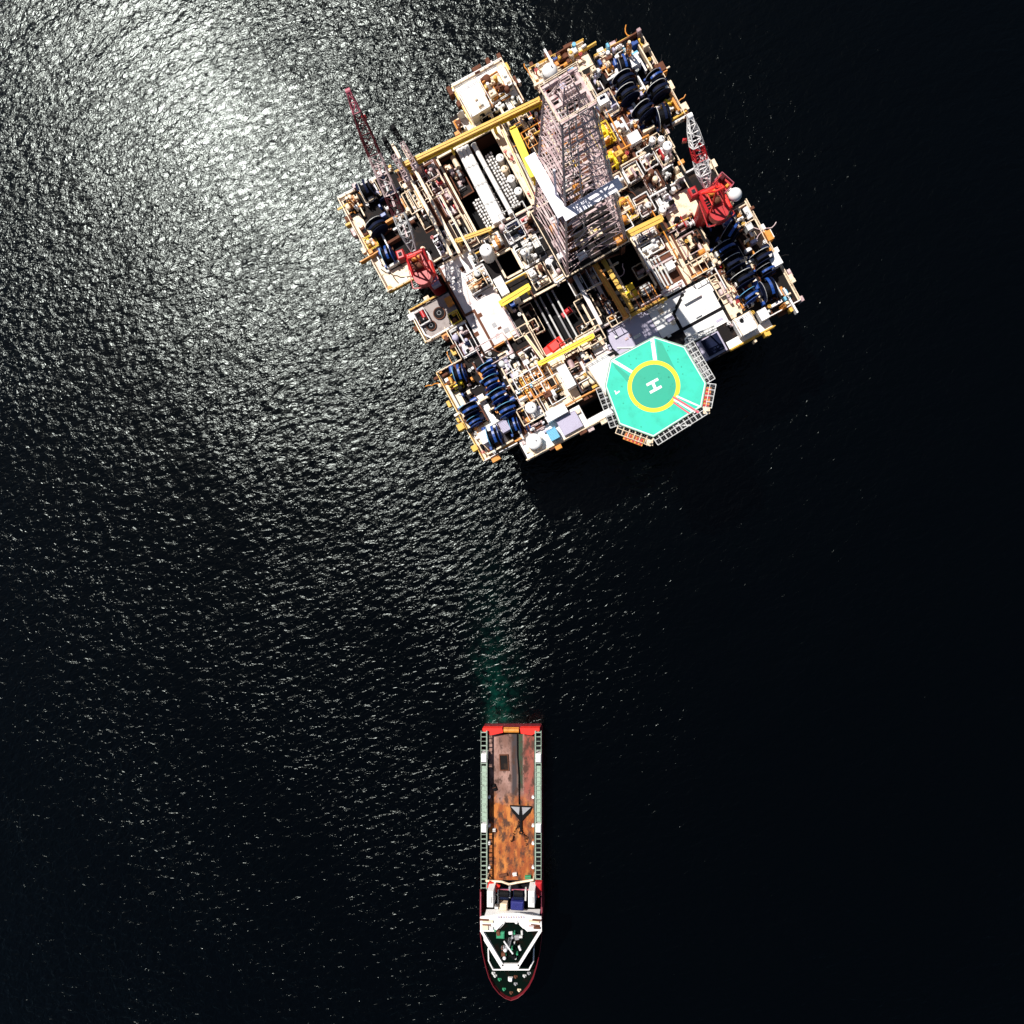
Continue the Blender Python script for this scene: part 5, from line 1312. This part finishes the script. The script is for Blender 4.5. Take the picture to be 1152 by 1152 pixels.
    for i in range(26):
        y = rn.uniform(1046, 1080); hw = 24*(1-(y-1046)/44)+2; x = 575+rn.uniform(-hw, hw)*.8
        p = S(x, y, ZB); m = rn.choice(['mgreen', 'green', 'pale', 'brown', 'mgreen', 'grey', 'black', 'white'])
        q = MB()
        if rn.random() < .5: q.box(p[0], p[1], ZB-.44+.002*i, rn.uniform(.3, 1.1), rn.uniform(.3, 1.1), rn.uniform(.3, 1.2), rn.uniform(0, .5), ch=.08)
        else: q.cyl((p[0], p[1], ZB-.44), (p[0], p[1], ZB+rn.uniform(0, .8)), rn.uniform(.15, .4), n=10)
        obj('roof_fitting', q, m, t)
    for (x, y, r) in ((566, 1039.5, .42), (580.5, 1039.5, .42), (568, 1071, .5), (567, 1080, .45)):
        p = S(x, y, ZB+1); obj('satellite_dome', MB().dome((p[0], p[1], ZB+.2), r, r, 14, 5).cyl((p[0], p[1], ZB-.44), (p[0], p[1], ZB+.2), .15, n=8), 'white', t, True)
    p = S(563, 1052, ZB); obj('green_cover', MB().box(p[0], p[1], ZB-.44, 2.0, 1.6, .8, ch=.2), 'mgreen', t)
    p, q = S(567, 1059, 18), S(577, 1073, 18); obj('radar_scanner', MB().tube([(p[0], p[1], 18), (q[0], q[1], 18)], .2, 6), 'white', t)
    mm = ((p[0]+q[0])/2, (p[1]+q[1])/2); obj('mast', MB().lattice((mm[0], mm[1], ZB-.44), (mm[0], mm[1], 17.8), .8, .4, 3, .07, up=(0, 1, 0)), 'grey', t)
    # lower forward deck rail
    rr = [S(x, y, 10) for x, y in ((549, 1068), (549.5, 1082), (554.5, 1092), (595, 1092), (600, 1082), (600.5, 1068))]
    obj('forward_rail', MB().tube([(x, y, 9.6) for x, y in rr], .17, 5), 'white', t)
    pf = [S(x, y, 10) for x, y in ((549.5, 1060), (550, 1082), (555, 1091.5), (594.5, 1091.5), (599.5, 1082), (600, 1060))]
    obj('forward_house', MB().prism(pf, 7.2, 9.0), 'green', t)
    po = MB()
    for x, y in rr: po.cyl((x, y, 7.2), (x, y, 9.6), .08, n=4)
    obj('rail_post', po, 'white', t)
    # bow gear
    p = S(574, 1102.5, 8); obj('windlass', MB().cyl((p[0]-.4, p[1], 7.8), (p[0]+.4, p[1], 7.8), .5, n=12).box(p[0], p[1], 7.2, 1.2, .8, .4), 'white', t)
    for (x, y, m) in ((557, 1098, 'pale'), (590, 1098, 'pale'), (555, 1095, 'pale'), (595, 1095, 'grey'), (580, 1107, 'grey'), (584, 1114, 'cream'), (575, 1117, 'brown'), (567, 1113, 'mgreen'), (580, 1099, 'brown'), (562, 1102, 'mgreen')):
        p = S(x, y, 7.5); obj('mooring_fitting', MB().cyl((p[0], p[1], 7.2), (p[0], p[1], 7.9), .22, n=8).box(p[0], p[1], 7.2, .9, .45, .25), m, t)
    side = MB()
    for s in (-1, 1):
        P = [S(cx+s*34, y, 8.4) for y in (1003, 1015, 1030, 1045)]; side.tube([(x, y, 8.6) for x, y in P], .1, 5)
    obj('side_rail', side, 'rose', t)
    return S, org
M['hullred'] = mat('hull_red_paint', (.15, .005, .012), dirt=.3, dcol=(.10, .01, .01))
M['navyd'] = mat('deep_blue_paint', (.012, .016, .14), dirt=.2, dcol=(.01, .01, .03))
S, org = ship()

# anchor lying on the wooden deck with its wire
a0 = Vector(S(586, 915, 3.6)+(3.2,))+org
t = thing('anchor', 'dark triangular anchor lying on the wooden deck of the ship', 'anchor', a0, 0)
fl = MB().prism([(-2.9, 1.9), (2.9, 1.9), (2.4, .5), (.9, -1.2), (.35, -1.9), (-.35, -1.9), (-.9, -1.2), (-2.4, .5)][::-1], .02, .5)
obj('fluke', fl, 'black', t)
p_ = MB()
for s in (-1, 1): p_.add([(s*.3, 1.7, .51), (s*2.6, 1.7, .51), (s*.5, -.3, .51), (s*.3, 1.7, .75), (s*2.6, 1.7, .62), (s*.5, -.3, .75)], [(0, 1, 2), (3, 4, 5), (0, 1, 4, 3), (1, 2, 5, 4), (2, 0, 3, 5)])
obj('fluke_plate', p_, 'grey', t)
obj('shank', MB().box(0, -2.6, .1, .45, 4.2, .55), 'black', t)
obj('shackle', MB().torus((0, -4.9, .45), (0, 0, 1), .35, .16, 12), 'black', t)
a, b = Vector(S(582, 826, 3.5)+(3.5,))+org, Vector(S(584, 905, 3.5)+(3.4,))+org
t = thing('tow_wire', 'thick dark tow wire running from the stern roller to the anchor', 'wire', a, 0); d = b-a
obj('wire_strand', MB().tube([(0, 0, 0), (d.x*.3-.1, d.y*.3, -.05), (d.x*.6+.15, d.y*.6, -.05), (d.x, d.y, 0)], .18, 6), 'black', t)
ch = Vector(S(585, 926, 3.5)+(3.22,))+org
t = thing('chain_heap', 'dark heap of chain trailing from the anchor over the orange deck', 'chain', ch, 0); rn = random.Random(4)
for k in range(3):
    mb = MB(); p = Vector((rn.uniform(-.3, .3), rn.uniform(0, .8), .2))
    for i in range(16):
        q = p+Vector((rn.uniform(-.5, .5), rn.uniform(-.75, .1), 0)); mb.torus(tuple((p+q)/2), (rn.uniform(-1, 1), rn.uniform(-1, 1), .6), .16, .10, 8); p = q
    obj('chain_length', mb, 'black' if k else 'brown', t)
for i, (x, y, w, l, h, m, lab) in enumerate([(556, 934, .8, .7, .8, 'pale', 'small pale crate at the left edge of the orange deck'), (594, 987, 1.6, .8, .8, 'mgreen', 'green crate in the lower right corner of the orange deck'), (579, 984, 1.1, .7, .7, 'white', 'small white crate near the lower end of the orange deck'), (566, 985, 2.2, .6, .7, 'brown', 'brown timber stack at the lower end of the orange deck'), (556, 886, 1.0, 1.6, .7, 'black', 'black crate on the left edge at the middle of the ship deck')]):
    c_ = Vector(S(x, y, 3.8)+(3.22,))+org; t = thing('deck_crate', lab, 'crate', c_, .1*i)
    obj('crate_body', MB().box(0, 0, 0, w, l, h, ch=.06), m, t); obj('lashing', MB().box(0, 0, h-.01, w*1.04, .1, .05), 'brown', t)
t = thing('cargo_basket', 'low rusty frame lying on the aft left of the wooden deck', 'cargo', Vector(S(567, 858, 3.6)+(3.22,))+org, .05)
obj('frame', MB().box(0, 2.0, 0, 2.4, .2, .4).box(0, -2.0, 0, 2.4, .2, .4).box(-1.1, 0, .003, .2, 3.8, .4).box(1.1, 0, .003, .2, 3.8, .4), 'brown', t)
obj('net', MB().box(0, 0, .01, 1.9, 3.7, .15), 'dark', t)
